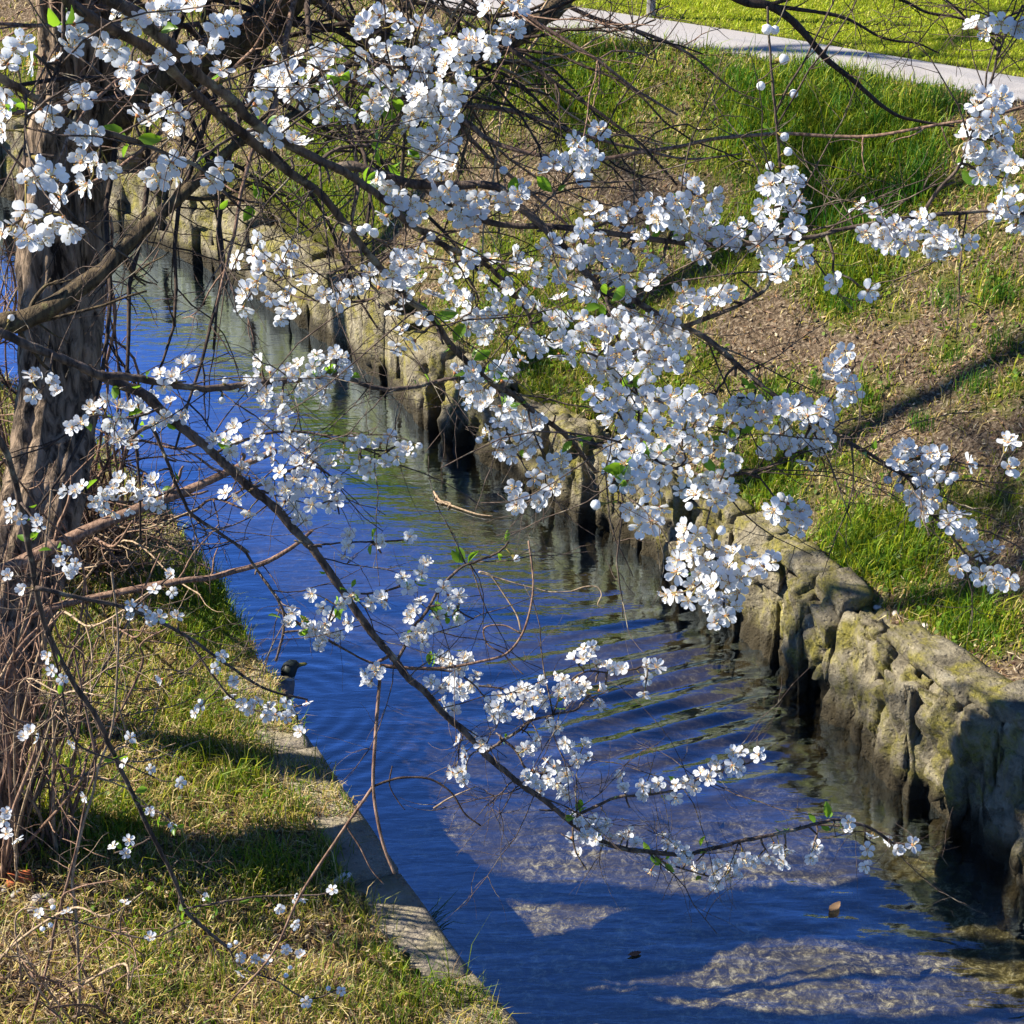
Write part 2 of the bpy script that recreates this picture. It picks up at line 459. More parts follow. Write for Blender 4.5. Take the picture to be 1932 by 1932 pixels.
DUCK = at_z(550, 1258, .15) - np.array([.15 * math.cos(.75), .15 * math.sin(.75), .15])
G = channel_grid(.012, 190, None)
gx_, gy_ = G[..., 0], G[..., 1]
wz = np.zeros(gx_.shape)
def ring(cx, cy, lam, amp, ph=0):
    r = np.sqrt((gx_ - cx) ** 2 + (gy_ - cy) ** 2)
    k = r + .05 * np.sin(gx_ * 3.1 + ph) + .04 * (fbm(gx_ * 2.1, gy_ * 2.1, 77, 2) - .4)
    return amp * np.sin(2 * math.pi * k / lam + ph)
env = np.exp(-((gx_ - .95) / .85) ** 2 - ((gy_ - 8.0) / .62) ** 2)
wz += ring(1.9, 5.0, .185, .0105) * env * (.6 + .8 * fbm(gx_ * 1.5, gy_ * 1.5, 31, 2))
wz += ring(1.5, 4.4, .085, .0018, 1.0) * env
rd = np.sqrt((gx_ - DUCK[0]) ** 2 + (gy_ - DUCK[1]) ** 2)
wz += ring(DUCK[0], DUCK[1], .085, .0010) * np.exp(-((rd - .45) / .42) ** 2)
wz += .0012 * np.sin(gy_ * 26 + 4 * fbm(gx_ * 2, gy_ * 2, 4, 2)) * (fbm(gx_ * .9, gy_ * .9, 66, 2))
env2 = np.exp(-((gx_ - 1.35) / .7) ** 2 - ((gy_ - 6.4) / .9) ** 2)
wz += env2 * .0085 * (fbm(gx_ * 3.2 + gy_ * 1.2, gy_ * 9, 12, 3) - .44) * 2.2
na, nb = G.shape[:2]
bid = np.arange(na * nb).reshape(na, nb)
BF = np.stack([bid[:-1, :-1], bid[:-1, 1:], bid[1:, 1:], bid[1:, :-1]], -1).reshape(-1, 4)
water = mesh_obj('water', np_mesh('water', np.concatenate([G, wz[..., None]], -1).reshape(-1, 3), BF, True), None, [M['water']])
tag(water, 'clear rippled stream water reflecting the deep blue sky', 'water', kind='structure')

# ------------------------------------------------------------------ rough blocks (wall stones, kerb slabs, pebbles)
def block_mesh(name, size, n=5, round_=.3, amp=.03, freq=5.0, seed=0, off=(0, 0, 0), taper=0, crag=0):
    """rounded box with a craggy surface; n divisions per edge"""
    bm = bmesh.new()
    bmesh.ops.create_cube(bm, size=2)
    bmesh.ops.subdivide_edges(bm, edges=bm.edges[:], cuts=n - 1, use_grid_fill=True)
    so = Vector((seed * 3.17, seed * 1.71, seed * 5.3))
    S = Vector(size)
    for v in bm.verts:
        p = v.co.copy()
        s = p.normalized() * 1.25
        q = p.lerp(s, round_)
        q = Vector((q.x * S.x / 2, q.y * S.y / 2, q.z * S.z / 2))
        if taper: q.x *= 1 - taper * (q.z / S.z)
        qq = Vector((q.x, q.y, q.z * (.55 if crag else 1)))
        d = mnoise.fractal(qq * freq + so, .8, 2.1, 5)
        d2 = mnoise.noise(qq * freq * .45 + so * 1.3)
        dd = d * amp + d2 * amp * 1.4
        if crag:
            rg = abs(mnoise.noise(qq * freq * 1.7 + so * 2.1))
            dd -= crag * max(0, .16 - rg) / .16
            dd += amp * .5 * mnoise.noise(qq * freq * 5 + so)
        q += p.normalized() * dd
        v.co = q + Vector(off)
    me = bpy.data.meshes.new(name); bm.to_mesh(me); bm.free()
    for p in me.polygons: p.use_smooth = True
    return me

# ------------------------------------------------------------------ retaining wall
wall_root = empty('stone_wall', (float(WALL[4][0]), float(WALL[4][1]), 0))
tag(wall_root, 'low retaining wall of rough mossy yellow stones along the stream', 'wall')
def add_part(name, me, parent, mats, loc=None, rot=None):
    o = mesh_obj(name, me, parent, mats if mats else None)
    o.matrix_parent_inverse = Matrix.Translation(parent.location).inverted()
    if loc is not None: o.location = loc
    if rot is not None: o.rotation_euler = rot
    return o
wl = smooth_poly(WALL[1:-1], 3000)
ws = np.concatenate([[0], np.cumsum(np.linalg.norm(np.diff(wl, axis=0), axis=1))])
def wall_pt(s):
    p = np.array([np.interp(s, ws, wl[:, 0]), np.interp(s, ws, wl[:, 1])])
    q = np.array([np.interp(s + .1, ws, wl[:, 0]), np.interp(s + .1, ws, wl[:, 1])])
    d = (q - p) / np.linalg.norm(q - p)
    return p, d
s = .3; k = 0
while s < 17.5:
    p, d = wall_pt(s)
    near = p[1] < 11
    w = random.uniform(.14, .30) if near else random.uniform(.16, .34)
    p, d = wall_pt(s + w / 2)
    nrm = np.array([d[1], -d[0]])                   # towards the land
    zt = float(wall_top(p[1])) + random.uniform(-.06, .05)
    ang = math.atan2(d[1], d[0])
    rows = random.choice([1, 2, 2, 3]) if near else random.choice([1, 2, 2])
    cuts = [-.34] + sorted(random.uniform(.15, .85) * zt for _ in range(rows - 1)) + [zt]
    for a, b in zip(cuts[:-1], cuts[1:]):
        h = b - a
        if h < .12 and b < zt: continue
        dep = random.uniform(.19, .25)
        out = (random.uniform(-.045, .05) if near else random.uniform(-.02, .02)) + (.03 if a < 0 else 0)
        me = block_mesh('stone', (w * 1.10, dep, h * 1.06 + .02), 16 if near else 7, random.uniform(.14, .30) if near else .12, .040 if near else .028, 5.0, k, taper=random.uniform(-.1, .25), crag=.045 if near else .02)
        c = p + nrm * (dep / 2 - .01 - out)
        o = add_part('stone', me, wall_root, [M['stone']], (c[0], c[1], (a + b) / 2),
                     (random.uniform(-.06, .06), random.uniform(-.06, .06), ang + random.uniform(-.14, .14)))
        k += 1
    s += w * .97
# backing of earth and mortar behind the stones
bv, bf = [], []
SS = np.linspace(0, 18.5, 160)
for q in SS:
    p, d = wall_pt(q); nrm = np.array([d[1], -d[0]]); zt = float(wall_top(p[1])) - .07
    for off, z in ((.10, -.5), (.10, zt), (.36, zt + .02), (.36, -.5)): bv.append((*(p + nrm * off), z))
for i in range(len(SS) - 1):
    for e in range(3): bf.append((i * 4 + e, i * 4 + e + 1, i * 4 + 4 + e + 1, i * 4 + 4 + e))
add_part('backing', np_mesh('backing', bv, np.array(bf), False), wall_root, [M['mortar']])
# flat coping slabs lying on the wall
for px, py, lx, ly in [(1835, 1238, .42, .20), (1905, 1290, .30, .2), (1770, 1190, .26, .16), (1655, 1105, .24, .16), (1560, 1055, .28, .16), (1440, 985, .25, .15), (1350, 935, .3, .15), (1990, 1340, .4, .2)]:
    g0 = at_z(px, py, .64 if px > 1700 else .55)
    j = np.argmin(np.linalg.norm(wl - g0[:2], axis=1)); p, d = wall_pt(ws[j])
    zt = float(wall_top(p[1]))
    nrm = np.array([d[1], -d[0]])
    me = block_mesh('coping_stone', (lx, ly, .07), 5, .18, .012, 8, random.random() * 40)
    add_part('coping_stone', me, wall_root, [M['stone']], (*(p + nrm * .08), zt + .035), (random.uniform(-.08, .08), random.uniform(-.06, .06), math.atan2(d[1], d[0])))

# ------------------------------------------------------------------ edging slabs of the grassy bank
kerb_root = empty('stone_edging', (-.45, 6.4, 0))
tag(kerb_root, 'straight edging of flat worn stone slabs along the grassy bank', 'edging')
ll = smooth_poly(LEFT[1:-1], 3000)
ls = np.concatenate([[0], np.cumsum(np.linalg.norm(np.diff(ll, axis=0), axis=1))])
s = 1.0
while s < 17:
    L = random.uniform(.55, .95)
    def lp(q): return np.array([np.interp(q, ls, ll[:, 0]), np.interp(q, ls, ll[:, 1])])
    a, b = lp(s), lp(s + L); d = (b - a) / np.linalg.norm(b - a); nrm = np.array([-d[1], d[0]])
    wdt = random.uniform(.24, .30)
    me = block_mesh('edging_slab', (L - .012, wdt, .56), 6, .035, .006, 4, random.random() * 50)
    c = (a + b) / 2 + nrm * (wdt / 2 - .012)
    add_part('edging_slab', me, kerb_root, [M['kerb']], (c[0], c[1], .205 - .28 + random.uniform(-.012, .012)), (random.uniform(-.02, .02), random.uniform(-.012, .012), math.atan2(d[1], d[0])))
    s += L

# ------------------------------------------------------------------ tubes (branches, twigs, trunks)
def tube(points, radii, sides=6, rough=0, seed=0, cap=True, ridge=0):
    P = np.asarray(points, float); n = len(P)
    T = np.gradient(P, axis=0); T /= np.linalg.norm(T, axis=1)[:, None] + 1e-12
    up = np.array([0, 0, 1.0]) if abs(T[0][2]) < .9 else np.array([1.0, 0, 0])
    u = np.cross(T[0], up); u /= np.linalg.norm(u)
    V = np.zeros((n, sides, 3)); ang = np.linspace(0, 2 * math.pi, sides, endpoint=False)
    for i in range(n):
        u = u - T[i] * (u @ T[i]); u /= np.linalg.norm(u) + 1e-12
        w = np.cross(T[i], u)
        r = np.full(sides, radii[i])
        if rough: r = r * (1 + rough * (vnoise(np.cos(ang) * 1.3 + seed, np.sin(ang) * 1.3 + i * .45 + seed, 5) - .5) * 2)
        if ridge:
            ca, sa = np.cos(ang), np.sin(ang); zz = P[i][2]
            q = vnoise(ca * 4 + 9 + zz * .35, sa * 4 + zz * .8 + 4, int(seed))
            q2 = vnoise(ca * 11 + 9 + zz * .9, sa * 11 + zz * 2.0 + 4, int(seed) + 3)
            r = r + ridge * (q - .5) + ridge * .8 * (np.abs(q2 - .5) - .25)
        V[i] = P[i] + r[:, None] * (np.cos(ang)[:, None] * u + np.sin(ang)[:, None] * w)
    V = V.reshape(-1, 3)
    ix = np.arange(n * sides).reshape(n, sides)
    nxt = np.roll(ix, -1, 1)
    F = np.stack([ix[:-1], nxt[:-1], nxt[1:], ix[1:]], -1).reshape(-1, 4)
    F3 = np.zeros((0, 3), int)
    if cap:
        V = np.concatenate([V, P[-1:] + T[-1:] * radii[-1] * .6, P[:1]])
        e = n * sides
        F3 = np.array([(ix[-1, j], ix[-1, (j + 1) % sides], e) for j in range(sides)] + [(ix[0, (j + 1) % sides], ix[0, j], e + 1) for j in range(sides)])
    return V, F, F3
class Bag:
    def __init__(s): s.V = []; s.F4 = []; s.F3 = []; s.n = 0; s.m4 = []; s.m3 = []
    def add(s, V, F4=(), F3=(), m=0):
        V = np.asarray(V)
        s.V.append(V)
        if len(F4): s.F4.append(np.asarray(F4) + s.n); s.m4 += [m] * len(F4)
        if len(F3): s.F3.append(np.asarray(F3) + s.n); s.m3 += [m] * len(F3)
        s.n += len(V)
    def tube(s, P, r, sides=5, m=0, **k):
        V, F, F3 = tube(P, r, sides, **k); s.add(V, F, F3, m)
    def mesh(s, name, smooth=True):
        F = []
        if s.F4: F.append(np.concatenate(s.F4))
        if s.F3: F.append(np.concatenate(s.F3))
        return np_mesh(name, np.concatenate(s.V), F, smooth, None, s.m4 + s.m3)

def spline(pts, per=6):
    """Catmull-Rom through control rows"""
    P = np.asarray(pts, float)
    if len(P) < 3: 
        t = np.linspace(0, 1, per + 1)[:, None]; return P[0] * (1 - t) + P[-1] * t
    Q = np.concatenate([2 * P[:1] - P[1:2], P, 2 * P[-1:] - P[-2:-1]])
    out = []
    for i in range(1, len(Q) - 2):
        a, b, c, d = Q[i - 1:i + 3]
        for t in np.linspace(0, 1, per, endpoint=False):
            out.append(.5 * (2 * b + (c - a) * t + (2 * a - 5 * b + 4 * c - d) * t * t + (3 * b - a - 3 * c + d) * t ** 3))
    out.append(P[-1]); return np.array(out)
def rand_unit():
    v = rng.normal(size=3); return v / np.linalg.norm(v)
def wander(p, d, length, n=7, curl=.25, droop=0):
    pts = [np.array(p, float)]; d = np.array(d, float); d /= np.linalg.norm(d)
    for i in range(n):
        d = d + rand_unit() * curl + np.array([0, 0, -droop]); d /= np.linalg.norm(d)
        pts.append(pts[-1] + d * length / n)
    return np.array(pts)
def twiggy(bag, P, r0, depth=1, count=6, length=.4, spread=.9, curl=.22, droop=0., sides=4, start=.15):
    """side twigs along polyline P"""
    n = len(P)
    for _ in range(count):
        i = int(rng.uniform(start, .98) * (n - 2)) + 1
        T = P[min(i + 1, n - 1)] - P[i - 1]; T /= np.linalg.norm(T) + 1e-9
        d = T * rng.uniform(.2, .9) + rand_unit() * spread
        L = length * rng.uniform(.4, 1.2)
        Q = wander(P[i], d, L, 6, curl, droop)
        r = r0 * rng.uniform(.6, 1)
        bag.tube(Q, np.linspace(r, r * .45, len(Q)), sides)
        if depth > 1: twiggy(bag, Q, r * .6, depth - 1, max(2, count // 3), length * .45, spread, curl, droop, sides)

# ------------------------------------------------------------------ old tree on the bank
base1 = ground_at(-12, 1612)
Y1, YB = 7.3, 8.9
old = empty('old_tree', tuple(base1)); tag(old, 'thick furrowed leaning tree trunk, reddish at its foot, with dark bare limbs', 'tree')
def part(name, me, parent, mat):
    o = mesh_obj(name, me, parent, [mat]); o.matrix_parent_inverse = Matrix.Translation(parent.location).inverted(); return o
tr = [base1 + np.array([0, 0, -.15])] + [at_y(x, y, Y_) for x, y, Y_ in [(-10, 1540, base1[1] + .02), (-4, 1420, base1[1] + .12), (10, 1280, base1[1] + .28), (40, 1120, base1[1] + .48), (78, 960, 6.9), (105, 800, 7.1), (116, 640, 7.2), (118, 480, Y1), (124, 340, Y1), (142, 220, Y1), (150, 110, Y1 - .05), (140, -30, Y1 - .1), (110, -250, Y1 - .2), (60, -600, Y1 - .3), (40, -1000, Y1 - .5)]]
C = spline(tr, 9)
rr = np.interp(np.linspace(0, 1, len(C)), [0, .04, .12, .3, .6, .75, 1], [.14, .10, .10, .15, .17, .13, .06])
C = spline(C[::3], 5); rr = np.interp(np.linspace(0, 1, len(C)), np.linspace(0, 1, len(rr)), rr)
b = Bag(); b.tube(C, rr, 96, rough=.06, seed=3, ridge=.050)
part('trunk', b.mesh('trunk'), old, M['old_bark'])
lim = [at_y(x, y, Y1 - dy) for x, y, dy in [(160, 270, 0), (220, 215, .05), (310, 145, .1), (390, 105, .15), (450, 80, .2), (500, 45, .25), (545, -10, .3), (600, -110, .4), (680, -260, .5), (800, -420, .5), (1000, -560, .4)]]
C = spline(lim, 7)
b = Bag(); b.tube(C, np.linspace(.09, .042, len(C)), 18, rough=.1, seed=8, ridge=.02)
part('limb', b.mesh('limb'), old, M['limb_bark'])
CL = C
# second limb hanging back into view, grey with lichen
lim2 = [CL[-12], at_y(1120, -300, YB - .8), at_y(1110, -120, YB - 1.3), at_y(1064, 0, YB - 1.6), at_y(1027, 30, YB - 1.7), at_y(984, 67, YB - 1.8), at_y(944, 93, YB - 1.8), at_y(904, 110, YB - 1.9), at_y(860, 122, YB - 1.9), at_y(800, 150, YB - 2), at_y(740, 190, YB - 2)]
C2 = spline(lim2, 6)
b = Bag(); b.tube(C2, np.linspace(.042, .012, len(C2)), 12, rough=.15, seed=4, ridge=.012)
twiggy(b, C2[20:], .006, 2, 16, .55, 1.0, .3, .06)
part('limb', b.mesh('limb'), old, M['limb_bark'])
# bare hanging branches across the top and over the far bank
def pic_branch(pts, Y, r0, r1, mat, root, name='branch', twigs=0, tl=.3, pre=None, depth=1, sides=6, droop=0., dY=0.):
    n = len(pts)
    P = [at_y(x, y, Y + dY * i / max(1, n - 1)) for i, (x, y) in enumerate(pts)]
    if pre is not None: P = list(pre) + P
    C = spline(P, 6)
    b = Bag(); b.tube(C, np.linspace(r0, r1, len(C)), sides, rough=.12, seed=len(pts))
    if twigs: twiggy(b, C, r1 * .9, depth, twigs, tl, .9, .25, droop)
    return part(name, b.mesh(name), root, mat), C
TOP = CL[-1]
_, H1 = pic_branch([(1180, -200), (1300, -60), (1398, 0), (1448, 10), (1488, 33), (1521, 67), (1555, 107), (1578, 127), (1608, 150), (1638, 177), (1661, 197), (1698, 220), (1748, 231), (1800, 238)], 7.4, .020, .004, M['twig_dark'], old, twigs=9, tl=.2, pre=[TOP], depth=2)
pic_branch([(1448, 10), (1538, 22), (1588, 32), (1621, 47), (1655, 67), (1688, 77), (1731, 82), (1771, 100)], 7.4, .008, .003, M['twig_dark'], old, twigs=16, tl=.22, depth=2)
pic_branch([(1448, 10), (1600, -30), (1701, 0), (1748, 23), (1805, 33), (1848, 50), (1880, 95)], 7.4, .008, .003, M['twig_dark'], old, twigs=14, tl=.22, depth=2)
pic_branch([(1600, -30), (1700, -50), (1790, 5), (1822, 33), (1850, 50), (1930, 20), (2000, 0)], 7.4, .007, .003, M['twig_dark'], old, twigs=12, tl=.22, depth=2)
pic_branch([(1010, -60), (1040, -10), (1111, 30), (1177, 50), (1240, 72), (1288, 95), (1321, 117), (1355, 147), (1388, 173)], 7.6, .012, .003, M['twig'], old, twigs=18, tl=.25, depth=2, pre=[C2[14]])
pic_branch([(787, 5), (861, 20), (928, 30), (977, 25), (1030, 5), (1090, -40)], 7.9, .010, .005, M['twig_dark'], old, twigs=10, tl=.25, pre=[C2[18]] if False else None, depth=2)
pic_branch([(774, -20), (750, 27), (727, 57), (707, 80), (660, 120), (600, 150), (520, 180)], 8.2, .026, .012, M['limb_bark'], old, twigs=14, tl=.4, pre=[CL[-30]], depth=2)
pic_branch([(740, 190), (800, 195), (864, 198), (954, 207), (1011, 223), (1077, 247), (1144, 267), (1211, 283), (1300, 300), (1400, 290)], YB - 2, .012, .003, M['twig'], old, twigs=8, tl=.3, depth=1)
pic_branch([(740, 190), (800, 200), (884, 233), (911, 257), (954, 277), (1044, 297), (1131, 300), (1211, 287), (1288, 275), (1341, 263), (1421, 255), (1488, 252), (1565, 257), (1641, 257), (1705, 247), (1788, 232), (1855, 223), (1932, 203), (2020, 185)], YB - 2, .009, .004, M['twig'], old, twigs=7, tl=.28, depth=1, dY=-.8)
# crown of fine dark twigs round the limbs
for q in range(44):
    i = int(rng.uniform(.1, .95) * (len(CL) - 1))
    b = Bag(); P = wander(CL[i], rand_unit() * np.array([1, .5, .8]) + np.array([.35, -.35, -.12]), rng.uniform(.8, 1.7), 9, .25, .02)
    b.tube(P, np.linspace(.012, .004, len(P)), 5); twiggy(b, P, .004, 2, 8, .45, 1., .28, .02)
    part('branch', b.mesh('branch'), old, M['twig_dark'] if q % 3 else M['twig'])

# crown twigs hanging in front of the far bank
for q in range(30):
    i = int(rng.uniform(.45, .98) * (len(C2) - 1)); b = Bag()
    P = wander(C2[i] + rand_unit() * .05, rand_unit() * np.array([1, .4, .7]) + np.array([rng.uniform(-.8, .8), 0, .05]), rng.uniform(.5, 1.2), 9, .28, .03)
    b.tube(P, np.linspace(.006, .0025, len(P)), 4); twiggy(b, P, .0025, 2, 7, .3, 1., .3, .02)
    part('branch', b.mesh('branch'), old, M['twig_dark'] if q % 4 else M['twig_tan'])
# leafless trees further back on the near bank, whose shadows stripe both banks
for (tx, ty, hgt, rad) in [(-4.6, 7.72, 9, .12), (-5.6, 9.9, 10, .10), (-6.4, 11.4, 10, .11), (-5.6, 12.3, 10, .09), (-7.0, 10.6, 11, .10)]:
    g0 = np.array([tx, ty, float(height(np.array([tx]), np.array([ty]))[0])])
    root = empty('bare_tree', tuple(g0)); tag(root, 'leafless young tree standing further back on the grassy bank', 'tree', 'leafless trees on the bank')
    P = wander(g0 - np.array([0, 0, .1]), (rng.normal() * .05, rng.normal() * .05, 1), hgt, 12, .06)
    P = spline(P, 3); b = Bag(); b.tube(P, np.linspace(rad, rad * .25, len(P)), 14, rough=.06, ridge=.02); part('trunk', b.mesh('trunk'), root, M['old_bark'])
    for q in range(7):
        i = int(len(P) * rng.uniform(.45, .95)); a = rng.uniform(0, 6.28)
        Q = wander(P[i], (math.cos(a), math.sin(a), rng.uniform(.3, 1.0)), rng.uniform(1.2, 2.6), 9, .16)
        b = Bag(); b.tube(Q, np.linspace(rad * .42, rad * .12, len(Q)), 8); twiggy(b, Q, rad * .13, 2, 9, .9, .8, .2)
        part('limb', b.mesh('limb'), root, M['limb_bark'])

# ------------------------------------------------------------------ plum tree
base2 = ground_at(-330, 1500); Y2 = base2[1]
plum = empty('plum_tree', tuple(base2)); tag(plum, 'white blossoming plum tree, its flowering branches overhanging the stream', 'tree')
tr = [base2 + np.array([0, 0, -.12])] + [at_y(x, y, Y2 + dy) for x, y, dy in [(-330, 1400, 0), (-320, 1250, 0), (-320, 1100, .02), (-310, 950, .03), (-310, 800, 0), (-300, 640, -.05), (-290, 350, -.15), (-280, 50, -.3), (-270, -250, -.5)]]
C = spline(tr, 9)
rr = np.interp(np.linspace(0, 1, len(C)), [0, .06, .5, 1], [.16, .105, .10, .07])
b = Bag(); b.tube(C, rr, 28, rough=.06, seed=12, ridge=.03)
part('trunk', b.mesh('trunk'), plum, M['plum_trunk'])
CT = C
_, Cd = pic_branch([(-315, 760), (-160, 680), (0, 613), (33, 607), (100, 577), (157, 537), (200, 507), (233, 467), (267, 433), (317, 390), (360, 353), (393, 320), (430, 285), (500, 240), (600, 200)], Y2, .042, .012, M['limb_bark'], plum, 'limb', 8, .4, sides=12, depth=2, dY=.3)
pic_branch([(-320, 1200), (-160, 1140), (0, 1080), (60, 1050), (143, 1011), (187, 991), (250, 964), (300, 944), (350, 927), (417, 897), (467, 874), (520, 850)], Y2, .030, .011, M['twig'], plum, 'limb', 6, .3, sides=9, dY=.2)
pic_branch([(-325, 1280), (-160, 1230), (10, 1180), (120, 1140), (333, 1097), (393, 1091), (443, 1077), (493, 1064), (533, 1044), (563, 1024), (590, 1000)], Y2, .016, .006, M['twig'], plum, 'branch', 6, .25, dY=.2)
# the leading limb rises out of sight and comes forward over the water
lead = [CT[-1], CT[-1] + np.array([.1, -1.0, .45]), np.array([-1.25, 3.6, 5.75]), np.array([-.95, 2.4, 5.75]), np.array([-.72, 1.5, 5.45]), np.array([-.62, 1.15, 5.3])]
lead = [np.array(p) for p in lead]
C = spline(lead, 8)
b = Bag(); b.tube(C, np.linspace(.068, .016, len(C)), 12, rough=.1, seed=2, ridge=.012)
part('limb', b.mesh('limb'), plum, M['plum_bark']); CLEAD = C

